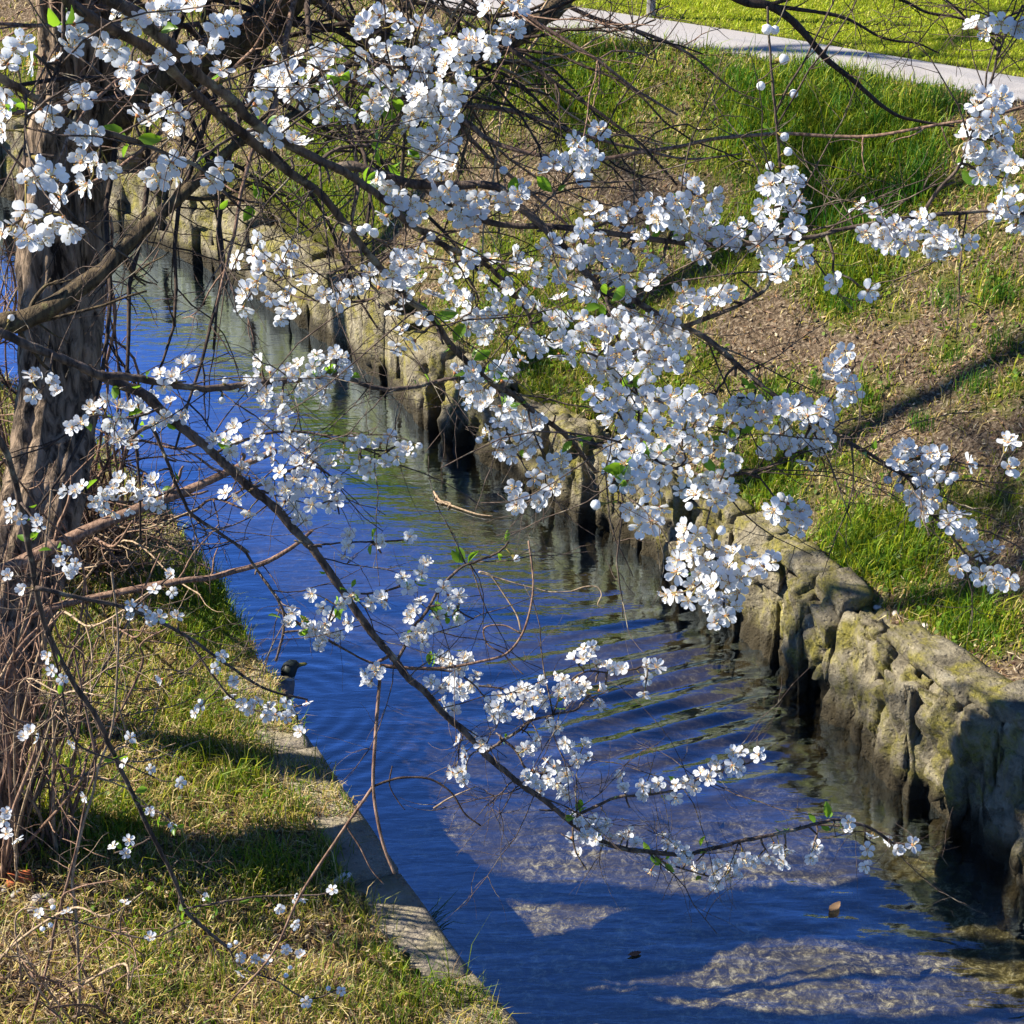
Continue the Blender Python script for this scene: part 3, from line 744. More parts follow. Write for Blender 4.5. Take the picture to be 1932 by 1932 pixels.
# flowering branches: picture polyline, depth at start and end, width at start and end (picture units)
FB = [
 dict(p=[(133, 7), (187, 43), (283, 95), (333, 140), (400, 205), (480, 265), (520, 300), (560, 330), (600, 358), (651, 417), (681, 457), (717, 500), (744, 533), (771, 563), (811, 593), (844, 640), (884, 684), (927, 721), (964, 741), (997, 771), (1037, 801), (1074, 831), (1124, 891)], t=(1.30, 1.85), w=(22, 8), pre=1),
 dict(p=[(205, 0), (262, 30), (285, 60), (330, 95), (377, 143), (427, 180), (467, 223), (520, 262), (593, 300), (644, 322), (687, 352), (727, 380), (777, 423), (811, 443), (844, 463), (904, 490), (944, 520), (964, 547), (997, 593), (1010, 640)], t=(1.28, 1.75), w=(26, 6), pre=1),
 dict(p=[(630, 318), (664, 310), (711, 323), (777, 343), (851, 347), (931, 350), (954, 367), (997, 407), (1037, 443), (1074, 480), (1111, 527), (1144, 560), (1180, 562), (1230, 590), (1288, 617), (1338, 644), (1378, 677), (1428, 721), (1475, 757), (1538, 797), (1588, 827), (1638, 857), (1681, 884), (1715, 902), (1745, 954), (1775, 987), (1815, 1037), (1835, 1057)], t=(1.58, 1.62), w=(19, 4)),
 dict(p=[(777, 343), (851, 385), (937, 423), (1037, 427), (1107, 433), (1177, 443), (1288, 457), (1388, 457), (1488, 447), (1531, 443), (1588, 430), (1655, 417), (1715, 408), (1771, 403), (1861, 398), (1932, 402), (2000, 400)], t=(1.6, 1.62), w=(13, 6)),
 dict(p=[(1741, 404), (1771, 357), (1805, 320), (1821, 283), (1848, 217), (1868, 157), (1885, 100), (1905, 57), (1930, 10)], t=(1.62, 1.52), w=(7, 4)),
 dict(p=[(1290, 617), (1371, 587), (1431, 557), (1455, 533), (1481, 483), (1495, 417), (1491, 387), (1478, 327), (1470, 250), (1460, 167), (1451, 67), (1448, 13)], t=(1.6, 1.5), w=(9, 5)),
 dict(p=[(1074, 824), (1110, 835), (1141, 841), (1200, 850), (1288, 888), (1350, 898), (1423, 890), (1463, 876), (1488, 860), (1540, 848)], t=(1.75, 1.65), w=(7, 4)),
 dict(p=[(1144, 560), (1160, 620), (1185, 690), (1205, 745), (1205, 800), (1192, 860), (1172, 905), (1166, 950)], t=(1.55, 1.5), w=(6, 3)),
 dict(p=[(1428, 721), (1420, 760), (1380, 860), (1350, 930), (1330, 1010), (1340, 1075), (1400, 1078), (1468, 1078)], t=(1.62, 1.6), w=(5, 3)),
 dict(p=[(1423, 890), (1455, 930), (1480, 975)], t=(1.65, 1.65), w=(4, 3)),
 dict(p=[(1538, 797), (1560, 760), (1590, 720), (1612, 690), (1612, 672)], t=(1.62, 1.58), w=(4, 3)),
 dict(p=[(-60, 100), (0, 147), (50, 177), (100, 213), (150, 240), (200, 250), (267, 273), (317, 293), (367, 310), (430, 365), (500, 385)], t=(1.28, 1.5), w=(17, 4), pre=1),
 dict(p=[(50, 178), (48, 240), (47, 310), (50, 350)], t=(1.30, 1.27), w=(6, 4)),
 dict(p=[(120, -40), (118, 60), (113, 120), (90, 175)], t=(1.3, 1.3), w=(9, 6), pre=1),
 dict(p=[(367, 310), (400, 285), (437, 262), (490, 245), (560, 225), (620, 170), (644, 150)], t=(1.45, 1.6), w=(6, 4)),
 dict(p=[(600, 305), (640, 280), (715, 270), (744, 240), (760, 190), (735, 150), (715, 130), (690, 90)], t=(1.6, 1.6), w=(8, 4)),
 dict(p=[(757, 340), (760, 290), (765, 230), (758, 200), (775, 130), (800, 90)], t=(1.63, 1.6), w=(8, 4)),
 dict(p=[(765, 230), (810, 195), (845, 160), (870, 120), (900, 70)], t=(1.6, 1.55), w=(5, 3)),
 dict(p=[(997, 407), (1030, 380), (1060, 345), (1085, 310), (1110, 285), (1130, 255)], t=(1.62, 1.58), w=(6, 3)),
 dict(p=[(1107, 433), (1180, 410), (1240, 395), (1290, 370), (1300, 340)], t=(1.6, 1.58), w=(5, 3)),
 dict(p=[(844, 463), (900, 560), (870, 600), (840, 620)], t=(1.68, 1.75), w=(5, 3)),
 dict(p=[(927, 721), (950, 760), (960, 820), (985, 870), (1010, 915)], t=(1.82, 1.78), w=(5, 3)),
 dict(p=[(651, 417), (640, 470), (690, 530), (710, 560), (640, 570), (560, 560), (500, 520)], t=(1.65, 1.75), w=(6, 3)),
 # lower branches, further off
 dict(p=[(-60, 612), (0, 625), (43, 644), (100, 667), (150, 687), (187, 704), (233, 707), (283, 714), (333, 724), (393, 731), (450, 726), (493, 721), (550, 716), (600, 706), (644, 707), (677, 721), (727, 734), (777, 732), (824, 721), (861, 714)], t=(1.95, 2.15), w=(19, 7), pre=2),
 dict(p=[(187, 704), (233, 727), (267, 741), (300, 771), (333, 801), (367, 827), (400, 857), (433, 887), (473, 924), (517, 957), (550, 997), (583, 1031), (610, 1067), (644, 1115), (677, 1164), (704, 1201), (734, 1237), (767, 1282), (797, 1308), (831, 1345), (871, 1381), (911, 1421), (954, 1458), (994, 1491), (1037, 1521), (1077, 1555), (1117, 1578), (1161, 1598), (1211, 1605), (1288, 1615), (1321, 1608), (1388, 1591), (1438, 1581), (1488, 1568), (1538, 1555), (1581, 1545), (1640, 1560), (1690, 1595)], t=(2.05, 2.35), w=(20, 5)),
 dict(p=[(911, 1421), (944, 1401), (977, 1381), (1007, 1358), (1044, 1348), (1087, 1338), (1110, 1310)], t=(2.3, 2.3), w=(6, 4)),
 dict(p=[(1007, 1358), (1004, 1325), (980, 1310), (940, 1300), (860, 1290)], t=(2.3, 2.28), w=(5, 3)),
 dict(p=[(951, 1398), (974, 1418), (994, 1451), (1030, 1460), (1075, 1445), (1095, 1430)], t=(2.3, 2.3), w=(5, 3)),
 dict(p=[(1044, 1348), (1060, 1300), (1100, 1270), (1150, 1270), (1200, 1262)], t=(2.3, 2.25), w=(4, 3)),
 dict(p=[(1090, 1535), (1161, 1505), (1204, 1501), (1244, 1498), (1288, 1485), (1320, 1465), (1370, 1450), (1410, 1440), (1430, 1425)], t=(2.32, 2.3), w=(6, 3)),
 dict(p=[(1081, 1560), (1087, 1605), (1107, 1641)], t=(2.33, 2.33), w=(4, 3)),
 dict(p=[(1230, 1608), (1260, 1630), (1330, 1650), (1370, 1660)], t=(2.35, 2.35), w=(4, 3)),
 dict(p=[(1540, 1556), (1600, 1560), (1630, 1562), (1632, 1600), (1640, 1615)], t=(2.35, 2.35), w=(4, 3)),
 dict(p=[(644, 1115), (700, 1120), (764, 1105), (800, 1085)], t=(2.15, 2.15), w=(4, 3)),
 dict(p=[(745, 1250), (764, 1221), (777, 1184), (807, 1147), (837, 1097), (874, 1064), (901, 1057), (940, 1040), (960, 1022)], t=(2.2, 2.15), w=(7, 4)),
 dict(p=[(807, 1147), (845, 1160), (865, 1150), (870, 1120)], t=(2.18, 2.18), w=(4, 3)),
 dict(p=[(583, 1031), (640, 1025), (700, 1022), (770, 1020)], t=(2.12, 2.12), w=(4, 3)),
 dict(p=[(400, 857), (470, 830), (530, 815), (600, 820), (660, 840), (720, 850), (760, 835)], t=(2.1, 2.1), w=(6, 3)),
 dict(p=[(473, 924), (540, 890), (580, 880), (620, 900), (640, 970)], t=(2.1, 2.1), w=(6, 3)),
 dict(p=[(300, 771), (250, 790), (180, 785), (140, 800)], t=(2.05, 2.0), w=(5, 3)),
 dict(p=[(100, 667), (90, 720), (70, 740)], t=(1.97, 1.95), w=(4, 3)),
 dict(p=[(244, 832), (283, 807), (307, 851), (330, 911), (347, 944), (363, 971), (417, 1007), (460, 1041), (483, 1077), (530, 1144), (533, 1194), (520, 1247)], t=(2.1, 2.2), w=(8, 5)),
 dict(p=[(330, 920), (270, 945), (200, 945), (150, 930), (100, 925)], t=(2.12, 2.1), w=(5, 3)),
 dict(p=[(533, 1194), (580, 1190), (620, 1180), (640, 1150), (615, 1130)], t=(2.2, 2.2), w=(4, 3)),
 dict(p=[(520, 1150), (640, 1220), (717, 1254), (800, 1262), (870, 1275), (930, 1330)], t=(2.2, 2.25), w=(5, 3)),
 # long shoots hanging before the near bank
 dict(p=[(-40, 780), (10, 850), (40, 950), (55, 1030), (67, 1110), (85, 1190), (140, 1288), (180, 1348), (203, 1398), (233, 1461), (260, 1518), (287, 1578), (320, 1641), (350, 1715), (377, 1745), (430, 1788)], t=(2.5, 3.05), w=(13, 7), pre=3),
 dict(p=[(430, 1788), (455, 1825), (520, 1850), (580, 1885), (650, 1862)], t=(3.05, 3.05), w=(4, 3)),
 dict(p=[(350, 1715), (395, 1705), (480, 1690), (560, 1690), (630, 1683)], t=(3.0, 3.0), w=(4, 3)),
 dict(p=[(287, 1578), (250, 1600), (215, 1610)], t=(3.0, 3.0), w=(4, 3)),
 dict(p=[(260, 1518), (300, 1535), (330, 1560)], t=(3.0, 3.0), w=(4, 3)),
 dict(p=[(350, 1740), (280, 1770), (150, 1740), (70, 1728)], t=(3.0, 3.0), w=(4, 3)),
 dict(p=[(67, 1110), (150, 1130), (250, 1150), (350, 1200), (430, 1255), (500, 1300), (580, 1320)], t=(2.6, 2.75), w=(9, 4)),
 dict(p=[(250, 1150), (290, 1112), (325, 1085)], t=(2.65, 2.65), w=(4, 3)),
 dict(p=[(350, 1200), (400, 1270), (440, 1320), (500, 1345), (570, 1330)], t=(2.7, 2.72), w=(5, 3)),
 dict(p=[(40, 950), (70, 990), (120, 1060)], t=(2.55, 2.5), w=(5, 3)),
 dict(p=[(85, 1190), (100, 1240), (110, 1285), (140, 1400), (235, 1440), (300, 1470)], t=(2.6, 2.75), w=(5, 3)),
 dict(p=[(-30, 1500), (10, 1540), (25, 1575)], t=(2.6, 2.6), w=(6, 4)),
]
PRE = {1: [CLEAD[-1], np.array([-.5, 1.12, 5.12])], 2: [CLEAD[-14], np.array([-.75, 1.9, 4.9])], 3: [CLEAD[-20], np.array([-1.0, 2.6, 4.9])]}
samples = []            # (x, y, t, branch index)
bags = []
branch_curves = []
for bi, d in enumerate(FB):
    n = len(d['p'])
    L = np.concatenate([[0], np.cumsum(np.linalg.norm(np.diff(np.array(d['p'], float), axis=0), axis=1))]); L /= L[-1]
    rows = [(x, y, d['t'][0] * (1 - q) + d['t'][1] * q, d['w'][0] * (1 - q) + d['w'][1] * q) for (x, y), q in zip(d['p'], L)]
    R = spline(rows, 7)
    jit = np.cumsum(rng.normal(size=(len(R), 2)) * .55, axis=0); jit -= np.linspace(0, 1, len(R))[:, None] * jit[-1]
    R[:, :2] += np.clip(jit, -4, 4)
    P = np.array([at_t(x, y, t) for x, y, t, w in R])
    rad = R[:, 3] * R[:, 2] / FP / 2
    # swollen nodes
    rad = rad * (1 + .16 * (rng.random(len(R)) - .4))
    if d.get('pre'):
        pre = [np.array(q) for q in PRE[d['pre']]] + [P[0]]
        Q = spline(pre + [P[1]], 6)[:-6]
        P = np.concatenate([Q[:-1], P]); rad = np.concatenate([np.linspace(max(.012, rad[0]), rad[0], len(Q) - 1), rad])
    b = Bag(); b.tube(P, rad, 9 if d['w'][0] > 10 else 6, rough=.12, seed=bi)
    if d['w'][0] > 5: twiggy(b, np.array([at_t(x, y, t) for x, y, t, w in R]), .0010, 2, 4 + len(R) // 9, .14, 1.0, .25, .01)
    bags.append(b); branch_curves.append(P)
    for x, y, t, w in R[::2]:
        if -40 < x < 1980 and -40 < y < 1980: samples.append((x, y, t, bi, w))
        # short bare spurs
        if rng.random() < .16:
            T = rand_unit(); p = at_t(x, y, t); L_ = rng.uniform(.006, .022)
            b.tube(np.array([p, p + T * L_ * .5, p + T * L_ + rand_unit() * .002]), [.0014, .0012, .0010], 4)

FL = """430,36,9 424,70,8 412,52,7 310,110 356,103 420,132 250,220 287,232 312,200 325,240 300,192 335,215 235,125 246,143 215,92 200,88 262,120 135,48 110,112 130,88 28,95 14,120 62,122 40,80 150,70
60,335,8 100,335,8 165,350,8 185,308,8 45,397 105,372 125,412 150,300 210,320 45,442 75,445 95,430 133,430 30,430 60,455 10,200 4,250 75,205 90,215 140,190 16,215 5,445 8,180 160,180 175,250 150,255 170,260
520,115 550,140 570,165 590,130 620,115 560,110 500,140 535,160 600,100 640,95 610,150 545,175 580,190 625,190 650,210 500,170 480,200 600,215 640,140 515,255 550,258 570,270 535,240 395,340 300,330 282,338 320,310 330,330 420,320
300,15 320,5 290,30 350,0 370,15 255,35 305,35 325,25 380,5 230,25 400,90
700,50 740,40 760,75 800,85 820,110 850,90 870,120 690,110 720,140 700,190 750,160 790,150 820,180 880,160 850,200 790,210 770,240 800,260 830,250 730,90 780,110 760,130 830,140 860,150 890,100 675,70 710,80 745,110 800,130 840,170 800,185 815,215 780,180 860,180 690,140 720,175 770,60 720,30 690,30 790,50 850,230 770,215 870,95 900,80 810,70
810,275 840,290 855,315 825,310 800,300 780,290 850,265 790,265 960,45 925,82 945,70 930,15 980,15 950,5
735,355 775,385 770,410 820,340 845,360 880,380 900,370 860,390 960,382,7 975,365 940,370 720,345 745,390 790,400 755,370 830,375 870,400 910,395 730,410 900,410 885,430
1135,245,7 1080,270 1105,290 1060,300 1100,320 1030,330 1045,310 1075,300 1120,300 1090,280 1095,335
480,450 500,490 540,480 590,530 460,560 455,580 540,560 560,590 530,600 510,560 650,550 640,565 615,555 570,530 480,480 550,510 470,545 545,580 525,495 490,515 665,540
700,510 740,520 800,470 790,530 760,560 860,480 840,530 880,560 850,600 900,600 920,590 950,600 970,480 1000,500 960,540 1010,540 1040,490 1060,520 1100,480 1130,420 1160,400 1100,430 1150,470 1190,440 1150,520 1180,540 1200,500 1230,540 1250,500 1060,560 1040,600 1000,620 1060,640 1080,660 1020,660 980,680 950,690 920,640 880,620 940,560 910,520 870,510 720,540 750,490 815,560 830,500 1120,400 1140,440 1180,470 1210,450 1230,480 1160,500 1120,520 1090,550 1020,580 990,560 1130,560 1110,540 1070,600 1020,520 980,510 930,490 760,530 780,500 740,590 760,620 750,650 780,640 800,600 1180,400 1075,490 1040,460 1085,460 1220,520 860,560 890,590 930,610 970,640 1000,650 1050,670
1105,600,7 1130,620,7 1160,600,7 1190,610,7 1220,600,7 1250,620,7 1275,640,7 1115,650,7 1150,645,7 1180,640,7 1210,645,7 1240,655,7 1125,680,7 1160,680,7 1195,680,7 1225,690,7 1255,680,7 1145,700,7 1185,705,7 1220,720,7 1100,625 1270,610 1140,615,7 1205,625,7 1235,635,7 1170,660,7 1285,655
1140,750,7 1190,770,7 1240,760 1290,760 1330,770 1160,800 1210,820 1260,830 1310,820 1150,850 1180,880 1220,900 1270,880 1320,870 1360,900 1350,950 1200,960 1120,740 1165,745,7 1215,745 1265,745 1310,745 1345,745 1370,780 1380,800 1185,800 1235,800 1285,800 1335,800 1170,830 1195,850 1245,855 1295,845 1340,840 1370,850 1390,830 1145,885 1205,880 1250,900 1300,900 1335,920 1280,920 1310,940 1355,920 1385,870 1375,920 1230,930 1210,830 1150,780 1280,860 1300,780 1225,780 1320,900 1160,900
1230,390 1290,340 1310,380 1330,420 1270,430 1300,400 1340,380 1280,370 1350,400 1250,410 1320,440 1290,440 1265,385 1240,420 1310,350 1340,430
1490,320 1505,350 1445,400 1430,430 1500,400 1460,440 1515,465,8 1515,490,7 1450,500 1475,520 1400,430 1380,450 1395,460 1360,450 1465,370 1455,345 1485,365 1500,430 1440,450 1470,470 1430,470 1490,450 1460,410 1510,380 1440,520 1480,500
1575,540,7 1637,547,7 1335,562 1360,562 1290,580 1290,552 1310,470
1650,410 1690,425 1735,410,7 1740,470,7 1770,480 1795,440 1805,450 1680,465 1700,430 1660,430 1720,440 1760,450 1790,470 1710,460 1670,450 1750,415 1640,435
1855,190,7 1880,200 1830,240 1850,245,7 1890,255 1830,290 1860,300 1900,290,7 1865,325,7 1880,310 1840,260 1865,180 1840,200 1890,190 1870,235 1885,275 1845,275 1820,260 1900,240 1910,310 1850,330 1890,380,7 1910,370 1925,400 1880,400 1930,430 1905,400 1915,420 1870,38,7 1890,45 1925,55,7 1862,52
1605,660 1580,705,7 1600,720 1590,750 1612,735 1575,690 1405,770 1440,770 1480,760 1500,790,7 1520,780 1545,790 1460,830,7 1470,840 1450,850 1490,845 1550,850 1540,840 1420,760 1430,790 1510,760 1495,770 1480,820 1505,840 1440,860 1400,790 1395,760 1560,790 1575,770 1530,800
1490,950 1500,990 1465,975 1475,950 1505,965 1700,860 1720,880 1740,890 1755,860 1720,930 1745,935 1760,940 1750,960 1735,975 1710,850 1735,860 1705,890 1725,905 1745,915 1725,955 1790,975 1832,875,7 1902,835,7 1907,880 1825,1010 1835,1030 1845,1045 1810,1070 1850,1075,7 1875,1080,7 1905,1095 1820,1000
960,860 985,830 1000,860 940,830 1000,900 1025,890 975,940,7 1015,940,7 1050,880 1040,920 1060,890 965,920 1030,870 950,845 930,750 960,780 900,740 890,720 920,720 950,830 990,790 940,770 970,760 915,760 935,790 980,810 1010,830 900,700 870,730 880,760 860,700 930,700 950,720 965,800 1005,810 925,815 910,740 885,740
1230,990 1290,1000 1300,1040 1275,1080 1260,1120 1330,1060 1350,1080 1380,1050 1370,1100 1330,1120 1360,1150 1440,1070 1420,1070 1455,1060 1380,1140 1315,1080 1285,1060 1345,1110 1400,1090 1345,1040 1390,1120 1365,1070 1310,1100 1320,1010 1340,1130 1370,1165 1290,1020 1410,1050 1190,960 1212,990 1300,1130 1355,1130
60,710 95,720 60,742 110,737 75,705 140,800 200,760 180,780 220,770 230,790 270,780 310,790 240,810 280,750 320,710 305,700 350,690 300,730 260,760 290,800 245,770 210,800 335,710 360,680 250,840 220,830 320,760 340,790 175,770 160,795
590,690 620,680 640,700 610,710 650,690 545,700 600,670 630,665 580,710 560,690 640,675 500,740 530,750 480,720 560,740 515,720 495,760 535,770 490,700 510,700 600,730 625,725
420,830 450,830 490,820 530,800 560,830 480,860 520,870 560,870 590,870 540,910 570,920 600,900 500,910 540,940 470,960 580,980 560,960 620,930 405,835 435,850 470,840 510,840 540,850 575,850 530,890 555,900 585,920 610,920 520,920 490,930 550,950 590,950 440,810 500,800 545,820 600,850 620,870 635,905 470,970 460,880 575,890 545,930 615,950 425,930 450,945
690,830 740,820 700,870 680,880 730,870 650,860 760,840 715,845 745,860 670,835 690,895
190,930 215,920 200,960 240,930 260,940 290,910 310,930 280,950 180,950 225,905 250,915 270,925 300,950 205,940 235,955 285,935 210,970 125,930 145,925 155,915 655,1030 720,1020 775,1015 660,1010 650,1045
110,1060 140,1060 125,1080 120,1045 135,1075 25,950 40,980 70,1000 75,980 20,975 320,1080 290,1110 330,1115 250,1160 265,1150 280,1160 300,1165 340,1165 275,1175 245,1145
585,1120 610,1150 640,1140 590,1190 570,1170 620,1190 600,1222 550,1180 630,1165 605,1205 575,1190 640,1200 705,1140 730,1130 795,1080 770,1110 790,1130 830,1110 870,1130 865,1170 790,1190 800,1210 770,1200 845,1150 850,1250 715,1125 760,1095 780,1150 775,1170 805,1190 850,1120 855,1140 820,1180
90,1240 110,1280 100,1265 15,1085 40,1110 420,1240 405,1260 440,1280 430,1310 470,1340 495,1350 520,1345 550,1340 575,1325 375,1330 370,1350 485,1330 505,1335 540,1355 440,1300 460,1330 310,1280 240,1395 235,1440 690,1270 700,1282 685,1285
830,1300 860,1260 850,1290 900,1280 880,1310 940,1330 960,1310 1000,1300 1010,1320 980,1350 1030,1360 930,1350 850,1340 830,1320 1050,1370 870,1295 945,1310 985,1305 1015,1305 950,1345 815,1290 840,1240 880,1245 990,1325 920,1330
1100,1230 1120,1220 1080,1240 1160,1265 1130,1250 1170,1260 1225,1255 1220,1280 1090,1290 1100,1310 1120,1320 1060,1280 1080,1310 1130,1300 1110,1245 1150,1255 1105,1295 1075,1295 1125,1330 1235,1265 1065,1320
870,1400 890,1395 905,1405 880,1430 865,1460 870,1470 855,1455 990,1410 1010,1400 1000,1420 1070,1400 1100,1410 1115,1430 990,1460 1030,1450 1050,1480 1010,1480 1040,1470 1070,1460 1020,1490 1000,1475 1060,1465 1085,1420 1030,1435 1005,1455 1045,1450 1060,1490 1075,1410
1170,1470 1175,1490 1215,1490 1218,1502 1240,1480 1275,1500 1300,1470 1320,1460 1350,1450 1380,1440 1400,1420 1430,1420 1390,1450 1310,1485 1335,1470 1365,1455 1385,1420 1290,1480 1340,1445 1275,1480
1090,1550 1120,1540 1130,1560 1150,1560 1140,1590 1100,1570 1190,1570 1200,1590 1090,1610 1115,1555 1145,1545 1155,1580 1125,1585 1110,1580 1180,1580 1260,1590 1290,1600 1310,1640 1280,1620 1360,1640 1370,1660 1390,1630 1350,1670 1420,1630 1270,1605 1300,1620 1265,1630 1330,1640 1345,1650 1385,1650 1355,1665 1375,1640 1400,1620 1230,1650 1470,1600 1480,1620 1540,1600 1600,1550 1605,1565 1640,1600 1680,1590,6 1695,1597 1640,1630 1530,1620 1460,1590 1485,1605 1250,1580
60,1380 75,1392 140,1405 50,1390 15,1530 10,1570 25,1580 5,1550 290,1530 325,1560 215,1600 235,1612 230,1700 395,1690 280,1770 75,1725 120,1725 450,1810 455,1832 505,1805 540,1790 570,1800 550,1700 570,1690 555,1745 630,1680 645,1860 580,1890 285,1455 335,1475 165,1500 245,1590"""
flowers = []
for tok in FL.split():
    q = tok.split(',')
    flowers.append((float(q[0]) + rng.normal() * 3, float(q[1]) + rng.normal() * 3, float(q[2]) if len(q) > 2 else 6.0))
# a companion blossom behind many of the listed ones thickens the clusters
extra = []
for x, y, s in flowers:
    if s >= 6 and x > 450 and rng.random() < .28: extra.append((x + rng.normal() * 16, y + rng.normal() * 16, 5.5))
flowers += extra

# --- blossom meshes
def blossom_mesh(name, seed, cup, size=.0098, detail=True):
    r = np.random.default_rng(seed); B = Bag()
    for k in range(5):
        a = k * 2 * math.pi / 5 + r.normal() * .07
        L = size * r.uniform(.92, 1.06); W = L * r.uniform(.31, .38)
        cu = cup + r.normal() * .13; tw = r.normal() * .18
        rows = [(.12, .16), (.36, .62), (.64, 1.0), (.87, .86), (1.0, .36)]
        V = []
        for q, (u, w) in enumerate(rows):
            for c in (-1, -.4, .4, 1) if False else (-1, 0, 1):
                rad = L * u
                edge = 1 - .06 * (c == 0) * (q == 4)
                z = math.sin(cu) * rad + L * .16 * (c * c) * (u ** .5) * .8 - L * .10 * u * u + r.normal() * L * .025
                x = math.cos(cu) * rad * edge
                y = c * W * w
                z += tw * y
                V.append((x * math.cos(a) - y * math.sin(a), x * math.sin(a) + y * math.cos(a), z))
        F = [(q * 3 + c, q * 3 + c + 1, q * 3 + c + 4, q * 3 + c + 3) for q in range(4) for c in range(2)]
        B.add(V, F, m=0)
    ns = 12 if detail else 6
    for k in range(ns):
        a = r.uniform(0, 2 * math.pi); e = r.uniform(.55, 1.25); L = size * r.uniform(.42, .68)
        d = np.array([math.cos(a) * math.cos(e), math.sin(a) * math.cos(e), math.sin(e)])
        p0 = d * size * .06; p1 = d * L
        s_ = np.cross(d, [0, 0, 1.0]); s_ /= np.linalg.norm(s_) + 1e-9
        w = .00020
        B.add([p0 - s_ * w, p0 + s_ * w, p1 + s_ * w, p1 - s_ * w], [(0, 1, 2, 3)], m=1)
        t_ = .00058
        o = np.array([[1, 0, 0], [-1, 0, 0], [0, 1, 0], [0, -1, 0], [0, 0, 1], [0, 0, -1]]) * t_ + p1
        B.add(o, (), [(0, 2, 4), (2, 1, 4), (1, 3, 4), (3, 0, 4), (2, 0, 5), (1, 2, 5), (3, 1, 5), (0, 3, 5)], m=2)
    # centre cup
    m = 7; ang = np.linspace(0, 2 * math.pi, m, endpoint=False)
    V = [(math.cos(t) * size * .20, math.sin(t) * size * .20, size * .07) for t in ang] + [(math.cos(t) * size * .09, math.sin(t) * size * .09, -size * .14) for t in ang] + [(0, 0, size * .02)]
    F4 = [(j, (j + 1) % m, m + (j + 1) % m, m + j) for j in range(m)]
    B.add(V, F4, [((j + 1) % m, j, 2 * m) for j in range(m)], m=3)
    return B
def bud_mesh(name, seed, size=.0036):
    r = np.random.default_rng(seed); B = Bag()
    n = 7; prof = [(-.9, .25), (-.5, .75), (0, 1.0), (.5, .85), (.85, .5), (1.05, .05)]
    P = [(0, 0, z * size) for z, w in prof]
    V, F, F3 = tube(P, [w * size for z, w in prof], n, cap=False)
    B.add(V, F, F3, 0)
    V, F, F3 = tube([(0, 0, -1.5 * size), (0, 0, -1.0 * size), (0, 0, -.62 * size)], [.25 * size, .40 * size, .60 * size], n, cap=False)
    B.add(V, F, F3, 4); return B
variants = [blossom_mesh('b', 100 + i, c) for i, c in enumerate([.08, .18, .28, .38, .15, .5, .22, .05, .33, .8])]
bud_b = [bud_mesh('bud', 5), bud_mesh('bud', 6, .0042)]
FMATS = [M['petal'], M['stamen'], M['anther'], M['calyx'], M['pedicel']]
v_mesh = []
for i, B in enumerate(variants):
    me = B.mesh('blossom'); [me.materials.append(m) for m in FMATS]; v_mesh.append(me)
bud_mesh_d = []
for B in bud_b:
    me = B.mesh('bud'); [me.materials.append(m) for m in FMATS]; bud_mesh_d.append(me)
leaf_meshes = []
for i in range(4):
    r = np.random.default_rng(50 + i); B = Bag(); L = .016 * r.uniform(.8, 1.3); W = L * .26; V = []
    for q, w in ((0, .08), (.3, .85), (.6, 1.0), (.85, .55), (1, .03)):
        for c in (-1, 0, 1): V.append((L * q, c * W * w, abs(c) * W * w * .5 - L * .22 * q * q))
    B.add(V, [(q * 3 + c, q * 3 + c + 1, q * 3 + c + 4, q * 3 + c + 3) for q in range(4) for c in range(2)])
    me = B.mesh('leaf'); me.materials.append(M['leaf']); leaf_meshes.append(me)

# --- attach every blossom to the nearest branch or to twigs already grown (like a growing tree)
SX = [s_[:2] for s_ in samples]; ST = [s_[2] for s_ in samples]; SB = [s_[3] for s_ in samples]; SW = [s_[4] for s_ in samples]
order = []
A0 = np.array(SX)
for f in flowers:
    order.append(np.min((A0[:, 0] - f[0]) ** 2 + (A0[:, 1] - f[1]) ** 2))
flowers = [f for _, f in sorted(zip(order, flowers), key=lambda z: z[0])]
ped = [Bag() for _ in FB]
placed = []
SXA = np.zeros((len(SX) + 12000, 2)); SXA[:len(SX)] = SX; ns_ = len(SX)
ST = list(ST); SB = list(SB)
def px_size(t): return t / FP
for fx, fy, fs in flowers:
    D = (SXA[:ns_, 0] - fx) ** 2 + (SXA[:ns_, 1] - fy) ** 2
    i = int(np.argmin(D)); dist = math.sqrt(D[i]); bi = SB[i]; t0 = ST[i]
    p0 = at_t(*SXA[i], t0)
    tf = t0 + rng.normal() * .010 - .006
    pf = at_t(fx, fy, tf)
    if dist * px_size(t0) > .018:
        # grow a twig to within a pedicel's length
        q = 1 - rng.uniform(.008, .013) / (dist * px_size(t0) + 1e-9)
        pe = p0 + (pf - p0) * q
        mid = (p0 + pe) / 2 + rand_unit() * np.linalg.norm(pe - p0) * .12
        C = spline([p0, mid, pe], 4)
        r0 = min(.0016, SW[i] * t0 / FP / 2 * .8) if i < len(SW) else .0011
        bags[bi].tube(C, np.linspace(max(.0010, r0), .0009, len(C)), 4, rough=.1)
        for k_ in range(2, len(C)):
            x_, y_, t_ = to_pic(C[k_]); SXA[ns_] = (x_, y_); ns_ += 1; ST.append(float(t_)); SB.append(bi)
        p0 = pe
    placed.append((pf, p0, bi, fs))
